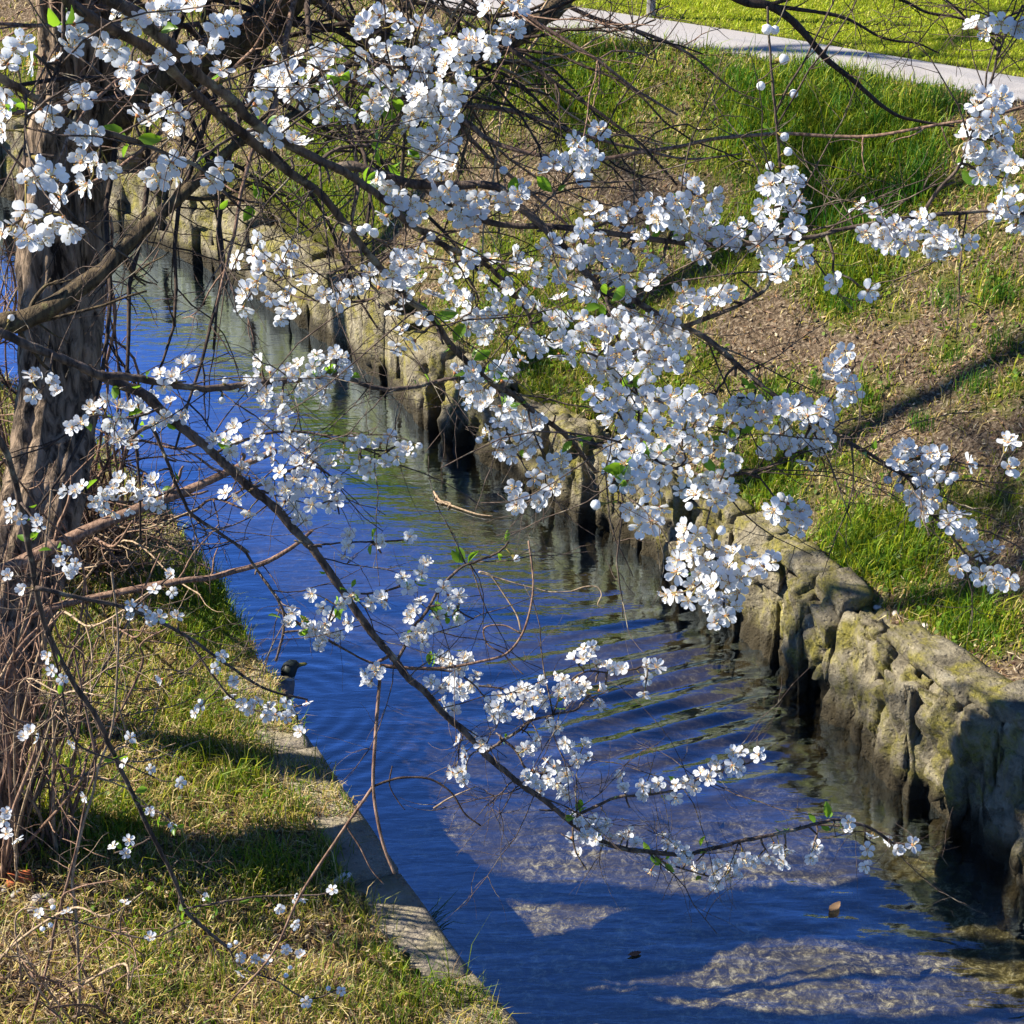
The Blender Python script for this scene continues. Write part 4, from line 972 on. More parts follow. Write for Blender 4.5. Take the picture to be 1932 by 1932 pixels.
# orient and place
def rot_to(n_):
    q = Vector(n_).to_track_quat('Z', 'Y'); return q.to_matrix().to_4x4()
inst = []
for pf, p0, bi, fs in placed:
    tocam = CO - pf; tocam /= np.linalg.norm(tocam)
    away = pf - p0; away /= np.linalg.norm(away) + 1e-9
    nrm = away * .55 + tocam * rng.uniform(.15, 1.1) + rand_unit() * .55 + np.array([-.15, 0, .12]); nrm /= np.linalg.norm(nrm)
    sc = (1.0 + rng.normal() * .08) * (1.06 if fs >= 7 else .98)
    Mx = Matrix.Translation(Vector(pf)) @ rot_to(nrm) @ Matrix.Rotation(rng.uniform(0, 6.28), 4, 'Z') @ Matrix.Scale(sc, 4)
    vi = int(rng.integers(0, len(variants)))
    inst.append((Mx, vi, to_pic(pf), sc))
    # pedicel
    e = pf - nrm * .0016
    m_ = (p0 + e) / 2 - nrm * .002
    bags_p = ped[bi]; bags_p.tube(np.array([p0, m_, e]), [.0006, .0005, .0007], 4)
# largest 300 in view become parts of their own, the rest one mass
def in_view(q): return 0 <= q[0] <= 1932 and 0 <= q[1] <= 1932
ordr = sorted(range(len(inst)), key=lambda i: (not in_view(inst[i][2]), inst[i][2][2] / inst[i][3]))
rest = Bag()
for rank, i in enumerate(ordr):
    Mx, vi, q, sc = inst[i]
    if rank < 300:
        o = mesh_obj('blossom', v_mesh[vi], plum); o.matrix_world = Matrix.Translation(plum.location).inverted() @ Mx
        o.matrix_basis = Matrix.Translation(plum.location).inverted() @ Mx
    else:
        B = variants[vi]; W = np.array(Mx)
        V = np.concatenate(B.V) @ W[:3, :3].T + W[:3, 3]
        off = rest.n
        rest.V.append(V); rest.F4.append(np.concatenate(B.F4) + off); rest.F3.append(np.concatenate(B.F3) + off)
        rest.m4 += B.m4; rest.m3 += B.m3; rest.n += len(V)
me = rest.mesh('small_blossoms'); [me.materials.append(m) for m in FMATS]
o = mesh_obj('small_blossoms', me, plum); o.matrix_parent_inverse = Matrix.Translation(plum.location).inverted(); o['kind'] = 'stuff'

# buds and young leaves
BUDS = "510,55 950,322 1448,52 1460,55 1478,112 1436,162 1497,177 1480,258 1483,288 1453,313 1500,340 1125,952 1145,888 1160,925 1675,905 1697,920 1785,868 1765,882 1772,906 1790,908 1800,898 1755,892 1725,908 1748,918 1775,895 1790,975 1823,1052 1845,1100 1360,1000 1190,885 820,848 822,905 852,845 680,437 692,430 705,440 370,740 418,755 425,718 1225,1482 1345,1425 1640,1625 1395,1652 100,1712 96,1745 80,1762 432,1785 445,1778 548,1830 620,1865 540,1838 655,430 1040,1115 1010,1475 40,560 75,300 810,445 890,560 1300,955"
for tok in BUDS.split():
    x, y = map(float, tok.split(','))
    D = (SXA[:ns_, 0] - x) ** 2 + (SXA[:ns_, 1] - y) ** 2; i = int(np.argmin(D)); t0 = ST[i]
    p0 = at_t(*SXA[i], t0); pf = at_t(x, y, t0 - .004); d = pf - p0; Ld = np.linalg.norm(d) + 1e-9; d /= Ld; pf = p0 + d * min(max(Ld, .008), .017)
    Mx = Matrix.Translation(Vector(pf)) @ rot_to(d + rand_unit() * .3)
    o = mesh_obj('bud', bud_mesh_d[int(rng.integers(0, 2))], plum); o.matrix_basis = Matrix.Translation(plum.location).inverted() @ Mx
    ped[SB[i]].tube(np.array([p0, (p0 + pf) / 2 + rand_unit() * .001, pf - d * .004]), [.0008, .0007, .0008], 4)
nleaf = 0
lt = list(range(len(samples))) ; rng.shuffle(lt)
for i in list(lt)[:1200]:
    if nleaf >= 290: break
    x, y, t, bi, w = samples[i]
    if not (0 < x < 1932 and 0 < y < 1932): continue
    if w > 15 and rng.random() < .6: continue
    if x > 1400 and rng.random() < .5: continue
    p = at_t(x, y, t)
    for _ in range(int(rng.integers(1, 4))):
        d = rand_unit() + np.array([0, -.2, .45]); d /= np.linalg.norm(d)
        q = p + d * .004 + rand_unit() * .002
        X_ = Vector(d); rot = X_.to_track_quat('X', 'Z').to_matrix().to_4x4()
        Mx = Matrix.Translation(Vector(q)) @ rot @ Matrix.Rotation(rng.uniform(0, 6.28), 4, 'X') @ Matrix.Scale(rng.uniform(.45, 1.0), 4)
        o = mesh_obj('leaf', leaf_meshes[int(rng.integers(0, 4))], plum); o.matrix_basis = Matrix.Translation(plum.location).inverted() @ Mx
        nleaf += 1
for bi, b in enumerate(bags):
    if ped[bi].n:
        off = b.n
        for Vv in ped[bi].V: b.V.append(Vv)
        for f in ped[bi].F4: b.F4.append(f + off)
        for f in ped[bi].F3: b.F3.append(f + off)
        b.m4 += [1] * len(ped[bi].m4); b.m3 += [1] * len(ped[bi].m3); b.n += ped[bi].n
    o = part('branch', b.mesh('branch'), plum, M['plum_bark']); o.data.materials.append(M['pedicel'])

# ------------------------------------------------------------------ bare shrubs and vines
def shrub(name, label, base_pts, targets, nst, mats, r=.007, group=None, tw=5, tl=.35):
    g0 = ground_at(*base_pts[0]); root = empty(name, tuple(g0)); tag(root, label, 'shrub', group)
    for k in range(nst):
        bx, by = base_pts[int(rng.integers(0, len(base_pts)))]
        g = ground_at(bx + rng.normal() * 22, by + rng.normal() * 14)
        tx, ty, sx, sy = targets[int(rng.integers(0, len(targets)))]
        e = at_y(tx + rng.normal() * sx, ty + rng.normal() * sy, g[1] + rng.normal() * .35 - .25)
        mid = (g + e) / 2 + rand_unit() * np.linalg.norm(e - g) * .16 + np.array([0, 0, .12])
        C = spline([g - np.array([0, 0, .06]), (g * .7 + mid * .3) + rand_unit() * .06, mid, (mid + e) / 2 + rand_unit() * .08, e], 6)
        rr_ = r * rng.uniform(.5, 1.3)
        b = Bag(); b.tube(C, np.linspace(rr_, rr_ * .35, len(C)), 5, rough=.12, seed=k)
        twiggy(b, C, rr_ * .45, 2, tw, tl, .9, .28, .01)
        part('stem', b.mesh('stem'), root, mats[int(rng.integers(0, len(mats)))])
    return root
shrub('bare_shrub', 'dense tangle of bare brown stems growing behind the thick leaning trunk', [(60, 1060), (150, 1080), (20, 1100), (210, 1060)],
      [(60, 400, 60, 160), (200, 600, 80, 160), (20, 700, 40, 120), (330, 930, 90, 60), (250, 1000, 110, 80), (120, 250, 70, 130), (60, 900, 60, 120), (300, 1050, 80, 60)], 95, [M['twig'], M['twig_tan'], M['twig_dark'], M['twig']], .010)
shrub('bare_shrub', 'loose spray of thin bare stems beside the reddish foot of the trunk', [(40, 1560), (90, 1600), (10, 1650)],
      [(60, 1150, 50, 150), (150, 1100, 70, 120), (240, 1250, 70, 100), (20, 950, 40, 100)], 30, [M['twig'], M['twig_tan'], M['twig']], .008)
shrub('bare_shrub', 'thin dry stems and bramble canes low in the shaded grass corner', [(60, 1900), (150, 1930), (10, 1850), (230, 1900)],
      [(80, 1750, 70, 60), (220, 1800, 80, 60), (30, 1820, 60, 50)], 14, [M['twig'], M['twig_tan']], .005, tw=3, tl=.25)
# two long canes rising in front of the near bank
cane = empty('bare_cane', tuple(ground_at(147, 1925))); tag(cane, 'pair of tall slender tan canes rising from the near grass', 'shrub')
pic_branch([(147, 1930), (150, 1855), (143, 1721), (137, 1655), (157, 1555), (173, 1505), (187, 1445), (210, 1381), (220, 1288), (222, 1180), (210, 1080)], 5.3, .006, .003, M['twig_tan'], cane, 'stem', 3, .2)
pic_branch([(60, 1925), (95, 1800), (103, 1750), (130, 1655), (147, 1588), (163, 1505), (180, 1440), (160, 1330), (140, 1230)], 5.3, .006, .003, M['twig'], cane, 'stem', 3, .2)
# looping vine above the water
vine = empty('bare_vine', tuple(at_t(717, 1254, 2.6))); tag(vine, 'thin bare vine hanging in a loop over the blue water', 'vine')
def vine_part(pts, t, w0, w1, mat):
    C = spline([at_t(x, y, t) for x, y in pts], 7)
    b = Bag(); b.tube(C, np.linspace(w0, w1, len(C)) * t / FP / 2, 6, rough=.1); return part('stem', b.mesh('stem'), vine, mat)
vine_part([(734, 1237), (717, 1254), (827, 1261), (911, 1247), (954, 1234), (981, 1204), (997, 1164), (1006, 1111), (1003, 1060), (997, 1021)], 2.22, 6, 4, M['twig'])
vine_part([(717, 1252), (716, 1288), (709, 1380), (704, 1481), (714, 1555), (727, 1605), (744, 1648)], 2.22, 7, 6, M['twig'])
vine_part([(700, 1485), (730, 1474), (761, 1467), (811, 1470), (851, 1495), (877, 1535), (907, 1558)], 2.22, 5, 3, M['twig_dark'])
vine_part([(704, 1484), (644, 1571), (567, 1688), (513, 1801), (433, 1891)], 2.22, 6, 4, M['twig'])
vine_part([(654, 1560), (680, 1600), (700, 1640), (724, 1668)], 2.22, 4, 2, M['twig'])
vine_part([(740, 1445), (735, 1480), (750, 1510), (764, 1528)], 2.22, 3, 2, M['twig_dark'])
vine_part([(818, 1525), (850, 1505), (898, 1484)], 2.22, 4, 2, M['twig_tan'])
vine_part([(983, 1195), (950, 1180), (914, 1185), (920, 1215), (950, 1233)], 2.22, 3, 3, M['twig'])
vine_part([(983, 1190), (975, 1160), (950, 1120), (925, 1085), (905, 1080), (980, 1103), (1010, 1110), (1040, 1117), (1090, 1115)], 2.22, 4, 2, M['twig_tan'])
vine_part([(1077, 1116), (1105, 1107), (1127, 1108), (1135, 1122), (1128, 1140), (1138, 1148)], 2.22, 3, 2, M['twig_tan'])
vine_part([(951, 1234), (968, 1255), (987, 1272)], 2.22, 3, 2, M['twig'])

# ------------------------------------------------------------------ grass blades
def blades(P, hgt, wid, lean, colr, seed=0, seg=3):
    r = np.random.default_rng(seed); n = len(P)
    az = r.uniform(0, 2 * math.pi, n); dirv = np.stack([np.cos(az), np.sin(az), 0 * az], -1)
    side = np.stack([-np.sin(az + r.normal(size=n) * .8), np.cos(az), 0 * az], -1)
    ln = lean * r.uniform(.3, 1.3, n)
    tip = P + np.array([0, 0, 1.])[None] * (hgt * np.cos(ln))[:, None] + dirv * (hgt * np.sin(ln))[:, None]
    mid = P + np.array([0, 0, 1.])[None] * (hgt * .58)[:, None] * np.cos(ln * .5)[:, None] + dirv * (hgt * .58 * np.sin(ln * .45))[:, None]
    w = wid[:, None] / 2
    V = np.stack([P - side * w, P + side * w, mid - side * w * .75, mid + side * w * .75, tip], 1).reshape(-1, 3)
    k = np.arange(n)[:, None] * 5
    F4 = k + np.array([[0, 1, 3, 2]]); F3 = k + np.array([[2, 3, 4]])
    return V, F4, F3, np.repeat(colr, 5, 0)
def scatter_grass(name, label, box, dens, keep, hfun, cat='grass', seed=1, wid=(.003, .006)):
    r = np.random.default_rng(seed); x0, x1, y0, y1 = box
    n = int((x1 - x0) * (y1 - y0) * dens)
    x = r.uniform(x0, x1, n); y = r.uniform(y0, y1, n)
    m = keep(x, y); x, y = x[m], y[m]
    z = np.maximum(height(x, y), .195); P = np.stack([x, y, z - .006], -1)
    L = lush(P) + r.normal(size=len(P)) * .16
    h, lean, col, pr = hfun(P, L, r)
    m = r.random(len(P)) < pr
    P, h, lean, col = P[m], h[m], lean[m], col[m]
    V, F4, F3, C = blades(P, h, r.uniform(*wid, len(P)), lean, col, seed)
    o = mesh_obj(name, np_mesh(name, V, [F4, F3], False, C), None, [M['grass']])
    tag(o, label, cat, kind='stuff'); return o
DRY = np.array([(.52, .39, .15), (.66, .54, .25), (.34, .22, .09), (.46, .39, .07)])
GRN = np.array([(.11, .20, .008), (.19, .27, .010), (.055, .125, .008), (.29, .31, .014)])
def pick(A, n, r): return A[r.integers(0, len(A), n)] * r.uniform(.75, 1.2, (n, 1))
def bank_h(P, L, r):
    n = len(P); g = r.random(n) < np.clip(.42 + .55 * L, .10, .96)
    col = np.where(g[:, None], pick(GRN, n, r), pick(DRY, n, r))
    h = np.where(g, .05 + .06 * np.clip(L + .2, 0, 1.2), .062) * r.uniform(.5, 1.5, n)
    h = h * np.where(r.random(n) < .10, 1.9, 1.0)
    lean = np.where(g, .75, 1.25)
    pr = np.clip(.55 + .5 * L, .12, 1)
    return h, lean, col, pr
def slope_h(P, L, r):
    L = L * 1.25 - .10
    h, lean, col, pr = bank_h(P, L, r)
    return h * .78, lean, col, np.clip(.36 + .75 * L, .06, 1)
def right_keep(x, y): return (sdist(WALL, x, y) > .13) & (sdist(PATH_LO, x, y) < .02)
def left_keep(x, y):
    d = -sdist(LEFT, x, y)
    edge = np.where(y > 7.35, -.02, .18) + .10 * (fbm(x * 5, y * 5, 21, 2) - .4)
    edge = np.where((y < 5.72) | ((y > 6.72) & (y < 7.12)), -.01, edge)
    return d > edge
scatter_grass('bank_grass', 'mixed green and straw grass covering the slope below the path', (-3.6, 4.6, 6.2, 14.6), 9500, right_keep, slope_h, seed=11, wid=(.004, .007))
scatter_grass('bank_grass', 'short green and dry yellow grass beside the stone edging', (-4.2, .5, 4.4, 11.2), 12500, left_keep, bank_h, seed=12, wid=(.003, .0055))
scatter_grass('bank_grass', 'rough pale grass on the far bank beyond the leaning trunk', (-8, -1, 14, 21), 1800, lambda x, y: (sdist(WALL, x, y) > .13) & (sdist(PATH_LO, x, y) < .02), bank_h, seed=14, wid=(.007, .012))
def lawn_h(P, L, r):
    n = len(P); col = pick(np.array([(.32, .40, .012), (.40, .44, .016), (.22, .30, .010), (.44, .42, .06)]), n, r)
    return r.uniform(.02, .045, n), np.full(n, .8), col, np.full(n, 1.)
def lawn_keep(x, y): return sdist(PATH_HI, x, y) > .0
scatter_grass('lawn_grass', 'bright sunlit mown lawn beyond the footpath', (-.5, 6.2, 9.5, 16), 3600, lawn_keep, lawn_h, seed=13, wid=(.005, .009))
# broad little leaves of ground ivy and clover
def herb_leaves(name, label, box, n, keep, seed, size=(.008, .016)):
    r = np.random.default_rng(seed); x0, x1, y0, y1 = box
    x = r.uniform(x0, x1, n); y = r.uniform(y0, y1, n); m = keep(x, y); x, y = x[m], y[m]
    P = np.stack([x, y, np.maximum(height(x, y), .195)], -1); L = lush(P) + (fbm(x * 4, y * 4, 88, 2) - .4) * 1.5
    m = r.random(len(P)) < np.clip(.15 + .7 * L, 0, 1); P = P[m]; n = len(P)
    P[:, 2] += r.uniform(.01, .045, n)
    N = r.normal(size=(n, 3)) * .45 + np.array([-.2, -.1, 1]); N /= np.linalg.norm(N, axis=1)[:, None]
    U = np.cross(N, r.normal(size=(n, 3))); U /= np.linalg.norm(U, axis=1)[:, None]; W = np.cross(N, U)
    s = r.uniform(*size, n)
    ang = np.linspace(0, 2 * math.pi, 6, endpoint=False)
    V = np.stack([P + (U * math.cos(a) + W * math.sin(a) * .8) * s[:, None] for a in ang], 1).reshape(-1, 3)
    k = np.arange(n)[:, None] * 6
    F4 = np.concatenate([k + np.array([[0, 1, 2, 3]]), k + np.array([[0, 3, 4, 5]])])
    col = np.repeat(pick(np.array(np.array([(.10, .19, .012), (.15, .23, .012), (.07, .13, .012)])), n, r), 6, 0)
    o = mesh_obj(name, np_mesh(name, V, F4, False, col), None, [M['grass']]); tag(o, label, 'weeds', kind='stuff')
herb_leaves('weeds', 'small round leaved weeds spread over the slope below the path', (-3.4, 4.4, 6.4, 14.2), 90000, right_keep, 21, (.008, .015))
herb_leaves('weeds', 'small leaved weeds and moss among the near bank grass', (-4.2, .3, 4.4, 10.5), 26000, left_keep, 22, (.006, .012))
# straw, twig bits and dead leaves
def litter(name, label, box, n, keep, seed):
    r = np.random.default_rng(seed); x0, x1, y0, y1 = box
    x = r.uniform(x0, x1, n); y = r.uniform(y0, y1, n); m = keep(x, y); x, y = x[m], y[m]
    P = np.stack([x, y, np.maximum(height(x, y), .195) + .012], -1); L = lush(P)
    m = r.random(len(P)) < np.clip(.75 - .7 * L, .05, 1); P = P[m]; n = len(P)
    a = r.uniform(0, 6.283, n); ln = r.uniform(.015, .07, n); w = r.uniform(.0015, .004, n)
    isleaf = r.random(n) < .3; ln = np.where(isleaf, r.uniform(.012, .03, n), ln); w = np.where(isleaf, ln * .28, w)
    D = np.stack([np.cos(a), np.sin(a), r.normal(size=n) * .35], -1); S = np.stack([-np.sin(a), np.cos(a), r.normal(size=n) * .4], -1)
    V = np.stack([P - D * ln[:, None] / 2, P + S * w[:, None], P + D * ln[:, None] / 2 + np.array([0, 0, .006]), P - S * w[:, None]], 1).reshape(-1, 3)
    F = np.arange(n)[:, None] * 4 + np.array([[0, 1, 2, 3]])
    col = np.repeat(pick(np.array([(.40, .30, .19), (.24, .14, .08), (.58, .48, .33), (.12, .065, .04), (.40, .23, .12)]), n, r), 4, 0)
    o = mesh_obj(name, np_mesh(name, V, F, False, col), None, [M['grass']]); tag(o, label, 'litter', kind='stuff')
litter('leaf_litter', 'dry straw and dead leaf scraps strewn over the slope below the path', (-3.4, 4.4, 6.4, 14), 80000, right_keep, 31)
litter('leaf_litter', 'dry straw and brown leaf scraps strewn among the near grass', (-4.2, .3, 4.4, 10.5), 70000, left_keep, 32)

# ------------------------------------------------------------------ single grass tufts
def tuft_mesh(seed, n=70, h=.16, spread=.05, palette=GRN, wid=.0045):
    r = np.random.default_rng(seed)
    P = np.stack([r.normal(size=n) * spread, r.normal(size=n) * spread, np.full(n, -.015)], -1)
    V, F4, F3, C = blades(P, h * r.uniform(.5, 1.15, n), np.full(n, wid) * r.uniform(.7, 1.2, n), np.full(n, .55) , pick(palette, n, r), seed)
    me = np_mesh('grass_tuft', V, [F4, F3], False, C); me.materials.append(M['grass']); return me
LUSH = np.array([(.035, .13, .008), (.06, .18, .010), (.11, .22, .012), (.025, .09, .008)])
tm = [tuft_mesh(200 + i, 90, .17, .055, LUSH, .005) for i in range(5)]
YEL = np.array([(.14, .20, .016), (.20, .22, .03), (.10, .17, .014)])
tl_ = [tuft_mesh(300 + i, 70, .13, .05, YEL, .004) for i in range(4)]
TR = [(1390, 130), (1530, 130), (1470, 190), (1585, 195), (1640, 180), (1660, 225), (1720, 335), (1690, 365), (1540, 335), (1570, 395), (1660, 385), (1620, 305), (1750, 175), (1800, 190), (1450, 330), (1480, 245), (1560, 260), (1500, 400), (1610, 420), (1740, 290), (1340, 115), (1425, 155), (1400, 240)]
for x, y in TR:
    g = ground_at(x, y + 18); o = mesh_obj('grass_tuft', tm[int(rng.integers(0, 5))]); o.location = g; o.rotation_euler = (0, 0, rng.uniform(0, 6.28)); s_ = rng.uniform(.7, 1.25); o.scale = (s_, s_, s_)
    tag(o, 'lush dark green grass tuft high on the slope just below the footpath', 'grass tuft', 'lush tufts below the footpath')
for x, y in [(1640, 740), (1600, 570), (1890, 550), (1800, 665), (1540, 715), (1460, 745), (1740, 790), (1890, 640), (1850, 720), (1790, 560)]:
    g = ground_at(x, y + 12); o = mesh_obj('grass_tuft', tm[int(rng.integers(0, 5))]); o.location = g; o.rotation_euler = (0, 0, rng.uniform(0, 6.28)); s_ = rng.uniform(.5, .85); o.scale = (s_, s_, s_)
    tag(o, 'green grass tuft on the dry straw covered middle of the slope', 'grass tuft', 'tufts on the dry slope')
for x, y in [(1640, 1020), (1700, 1070), (1580, 1005), (1745, 1125), (1800, 1180), (1860, 1195), (1660, 1060), (1500, 940), (1830, 1150)]:
    g = ground_at(x, y + 8); o = mesh_obj('grass_tuft', tm[int(rng.integers(0, 5))]); o.location = g; o.rotation_euler = (0, 0, rng.uniform(0, 6.28)); s_ = rng.uniform(.45, .8); o.scale = (s_, s_, s_)
    tag(o, 'green grass tuft growing right behind the top of the stone wall', 'grass tuft', 'tufts behind the wall')
for x, y in [(110, 1450), (240, 1545), (360, 1430), (500, 1650), (470, 1760), (690, 1730), (610, 1910), (850, 1890), (340, 1880), (700, 1860), (920, 1925), (560, 1860), (790, 1895), (430, 1480), (560, 1520), (620, 1600), (380, 1560), (300, 1620), (480, 1545), (640, 1800), (420, 1850), (520, 1905), (250, 1870), (180, 1600), (330, 1330), (500, 1420), (450, 1235), (580, 1700), (740, 1920), (880, 1925)]:
    g = ground_at(x, y + 8); o = mesh_obj('grass_tuft', tl_[int(rng.integers(0, 4))]); o.location = g; o.rotation_euler = (0, 0, rng.uniform(0, 6.28)); s_ = rng.uniform(.7, 1.2); o.scale = (s_, s_, s_)
    tag(o, 'yellow green grass tuft on the near bank beside the stone edging', 'grass tuft', 'tufts on the near bank')
bl = tuft_mesh(400, 22, .17, .02, np.array([(.10, .17, .09), (.14, .22, .12)]), .006)
o = mesh_obj('grass_tuft', bl); o.location = at_z(812, 1745, .10); o.rotation_euler = (.15, .75, .3)
tag(o, 'blue green spiky grass tuft sprouting from the edging over the water', 'grass tuft')

# ------------------------------------------------------------------ duck
def skin_body(name, chains, mat, sub=2):
    pass
duck = empty('duck', tuple(DUCK)); tag(duck, 'dark headed duck with grey body floating by the grassy bank edge', 'duck')
def lathe_body(stations, sides=18):
    V = []
    for (c, w, h) in stations:
        for k in range(sides):
            a = 2 * math.pi * k / sides
            V.append((c[0], c[1] + math.cos(a) * w, c[2] + math.sin(a) * h))
    n = len(stations); ix = np.arange(n * sides).reshape(n, sides); nx_ = np.roll(ix, -1, 1)
    F = np.stack([ix[:-1], nx_[:-1], nx_[1:], ix[1:]], -1).reshape(-1, 4)
    V.append(stations[0][0]); V.append(stations[-1][0]); e = n * sides
    F3 = [(ix[0, (k + 1) % sides], ix[0, k], e) for k in range(sides)] + [(ix[-1, k], ix[-1, (k + 1) % sides], e + 1) for k in range(sides)]
    return np.array(V), F, np.array(F3)
# x forward: tail, belly, breast, then the neck and head in one continuous skin
st = [((-.235, 0, .085), .006, .006), ((-.21, 0, .078), .028, .014), ((-.16, 0, .058), .062, .040), ((-.08, 0, .042), .086, .062), ((0, 0, .038), .092, .070), ((.07, 0, .046), .082, .066), ((.11, 0, .066), .062, .056),
      ((.128, 0, .092), .047, .042), ((.134, 0, .112), .038, .034), ((.138, 0, .128), .037, .034), ((.144, 0, .146), .041, .038), ((.154, 0, .163), .041, .036), ((.170, 0, .168), .036, .031), ((.186, 0, .165), .027, .025), ((.200, 0, .160), .016, .015)]
def duck_skin():
    # rings perpendicular to the spine
    P = np.array([s_[0] for s_ in st], float); T = np.gradient(P, axis=0); T /= np.linalg.norm(T, axis=1)[:, None]
    V = []; sides = 20
    for p, t_, (c, w, h) in zip(P, T, st):
        side = np.array([0, 1., 0]); upv = np.cross(t_, side)
        if upv[2] < 0 and abs(upv[2]) > .2: upv = -upv
        for k in range(sides):
            a = 2 * math.pi * k / sides; V.append(p + side * math.cos(a) * w - np.cross(side, t_) * -math.sin(a) * h)
    n = len(st); ix = np.arange(n * sides).reshape(n, sides); nx_ = np.roll(ix, -1, 1)
    F = np.stack([ix[:-1], nx_[:-1], nx_[1:], ix[1:]], -1).reshape(-1, 4)
    V = np.array(V); V = np.concatenate([V, P[:1], P[-1:]]); e = n * sides
    F3 = [(ix[0, (k + 1) % sides], ix[0, k], e) for k in range(sides)] + [(ix[-1, k], ix[-1, (k + 1) % sides], e + 1) for k in range(sides)]
    mi = []
    for i in range(n - 1):
        m_ = 0 if i >= 9 else (1 if i >= 8 else (2 if i >= 5 else (3 if i >= 2 else 4)))
        mi += [m_] * sides
    mi += [4] * sides + [0] * sides
    return np_mesh('body', V, [F, np.array(F3)], True, None, mi)
me = duck_skin()
for nm, c in (('duck_head_dark', (.010, .016, .014)), ('duck_collar', (.30, .33, .36)), ('duck_breast', (.13, .13, .14)), ('duck_flank', (.26, .28, .30)), ('duck_tail', (.03, .03, .032))): me.materials.append(mat_plain(nm, c, .5))
body = mesh_obj('body', me, duck)
for sgn in (-1, 1):
    V, F, F3 = lathe_body([((-.20, sgn * .030, .088), .008, .006), ((-.15, sgn * .058, .082), .018, .022), ((-.06, sgn * .078, .072), .020, .034), ((.03, sgn * .082, .066), .016, .032), ((.09, sgn * .070, .062), .006, .014)], 12)
    mesh_obj('wing', np_mesh('wing', V, [F, F3], True), duck, [mat_plain('duck_wing', (.085, .085, .095), .6)])
    bm = bmesh.new(); bmesh.ops.create_uvsphere(bm, u_segments=10, v_segments=8, radius=.0042); me = bpy.data.meshes.new('eye'); bm.to_mesh(me); bm.free()
    e_ = mesh_obj('eye', me, duck, [mat_plain('duck_eye', (.004, .004, .004), .15)]); e_.location = (.174, sgn * .033, .172)
V, F, F3 = lathe_body([((.190, 0, .162), .018, .015), ((.212, 0, .154), .015, .009), ((.236, 0, .148), .016, .006), ((.254, 0, .146), .011, .003)], 12)
mesh_obj('bill', np_mesh('bill', V, [F, F3], True), duck, [mat_plain('duck_bill', (.16, .14, .03), .4)])
duck.rotation_euler = (0, 0, math.radians(43)); duck.scale = (.92, .92, .92)

# ------------------------------------------------------------------ small single things
g = at_z(1228, 32, PATH_Z)
post = empty('slim_post', tuple(g)); tag(post, 'slim grey weathered post standing on the lawn beyond the path', 'post')
b = Bag(); P = [g + np.array([0, 0, z]) for z in (-.2, 0, .4, .9, 1.25)]; b.tube(P, [.030, .028, .027, .026, .025], 14, rough=.05, seed=6)
part('shaft', b.mesh('shaft'), post, mat_bark('post_wood', (.09, .085, .08), (.30, .28, .26), None, 2.0))
b = Bag(); P = [g + np.array([0, 0, z]) for z in (1.24, 1.26, 1.285)]; b.tube(P, [.029, .028, .012], 14)
part('cap', b.mesh('cap'), post, M['twig_dark'])

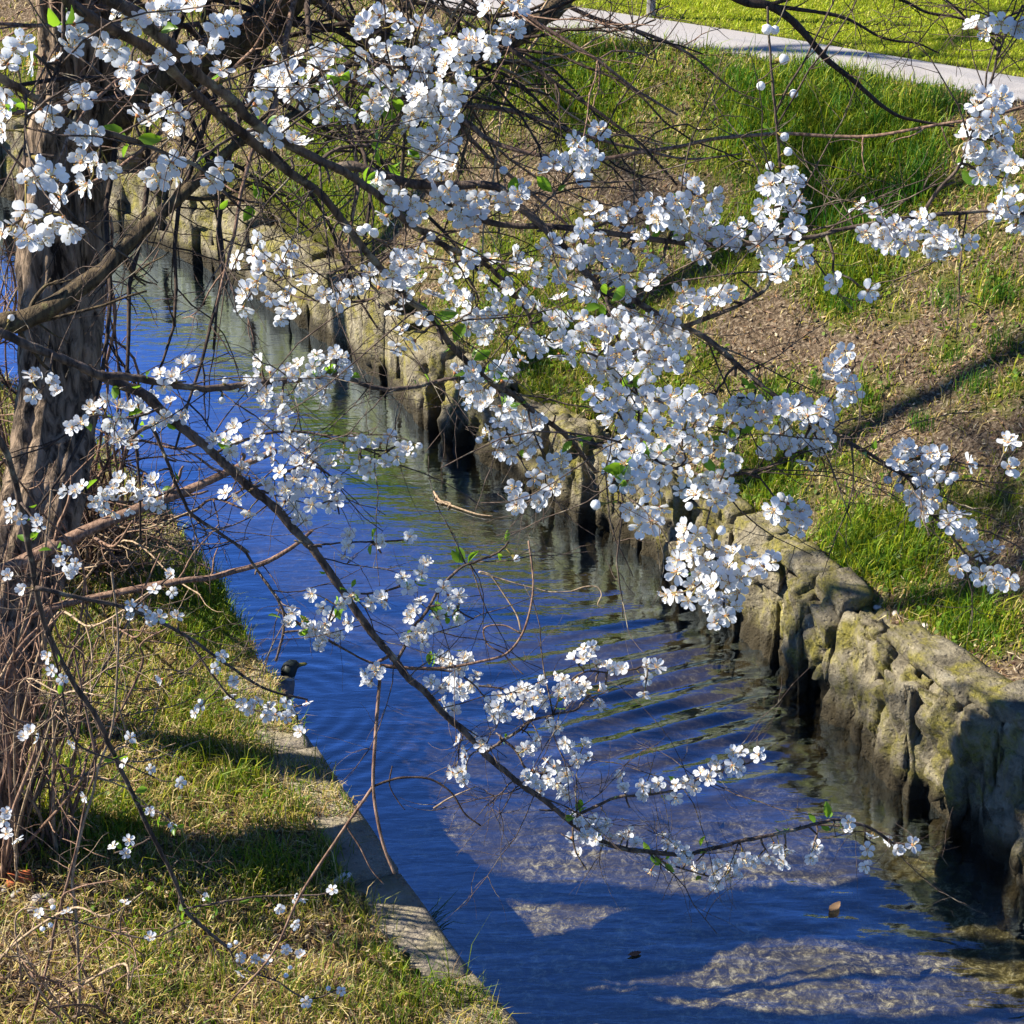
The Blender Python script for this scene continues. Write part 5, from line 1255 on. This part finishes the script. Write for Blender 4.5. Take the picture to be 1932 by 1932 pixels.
g = ground_at(37, 1668); o = mesh_obj('brick_fragment', block_mesh('brick_fragment', (.10, .06, .05), 4, .12, .006, 14, 3), None, [mat_plain('brick_orange', (.38, .10, .035), .9)])
o.location = g + np.array([0, 0, .012]); o.rotation_euler = (.2, .1, .5); tag(o, 'broken orange brick piece lying on dark soil near the foot of the trunk', 'brick piece')
def pebble(x, y, sz, colr, label, grp=None, z=None):
    g = ground_at(x, y) if z is None else at_z(x, y, z)
    o = mesh_obj('pebble', block_mesh('pebble', sz, 4, .85, .004, 9, x * .1), None, [mat_plain('pebble_stone', colr, .85)])
    o.location = g + np.array([0, 0, sz[2] * .25]); o.rotation_euler = (0, 0, rng.uniform(0, 3)); tag(o, label, 'pebble', grp)
pebble(645, 1662, (.085, .035, .03), (.78, .76, .72), 'flat white stone lying at the back of the edging slab')
for x, y in [(70, 1700), (98, 1708), (52, 1712), (30, 1690), (8, 1680), (60, 1720), (88, 1692)]:
    pebble(x, y, (.035, .028, .022), (.30, .27, .25), 'grey pebble on bare soil near the orange brick piece', 'pebbles near the brick')
for x, y in [(1655, 1148), (1690, 1160), (1745, 1185), (1600, 1098), (1745, 1000), (1895, 1290), (1912, 1300), (1880, 1275), (1925, 1315)]:
    pebble(x, y, (.03, .025, .018), (.52, .47, .40), 'pale pebble on bare earth behind the wall top', 'pebbles behind the wall')
m_leaf = mat_leafy('fallen_leaf_tan', (.42, .26, .12), .3, .6)
def fallen_leaf(x, y, L, colr, label, z=.006):
    V = []
    for q, w in ((0, .1), (.3, .8), (.6, 1), (.85, .6), (1, .05)):
        for c in (-1, 0, 1): V.append((L * (q - .5), c * L * .24 * w, abs(c) * L * .05 + L * .06 * (q - .5) ** 2))
    F = np.array([(q * 3 + c, q * 3 + c + 1, q * 3 + c + 4, q * 3 + c + 3) for q in range(4) for c in range(2)])
    o = mesh_obj('fallen_leaf', np_mesh('fallen_leaf', V, F, True), None, [mat_leafy('fallen_leaf', colr, .3, .6)])
    o.location = at_z(x, y, z); o.rotation_euler = (.05, 0, rng.uniform(0, 6)); tag(o, label, 'leaf')
fallen_leaf(1197, 1800, .055, (.30, .13, .07), 'orange brown dead leaf floating over the sunlit gravel')
fallen_leaf(1575, 1712, .08, (.22, .14, .08), 'long tan leaf floating on the sunlit water')
tw = empty('floating_twig', tuple(at_z(880, 960, 0))); tag(tw, 'pale broken twig with side shoots floating beside the wall reflection', 'twig')
for pts in ([(818, 928), (832, 946), (858, 956), (900, 970), (930, 974)], [(832, 946), (850, 950), (845, 957)], [(826, 936), (822, 944), (835, 950)]):
    C = spline([at_z(x, y, .008) for x, y in pts], 5); b = Bag(); b.tube(C, np.linspace(.008, .004, len(C)), 5); part('shoot', b.mesh('shoot'), tw, M['twig_tan'])
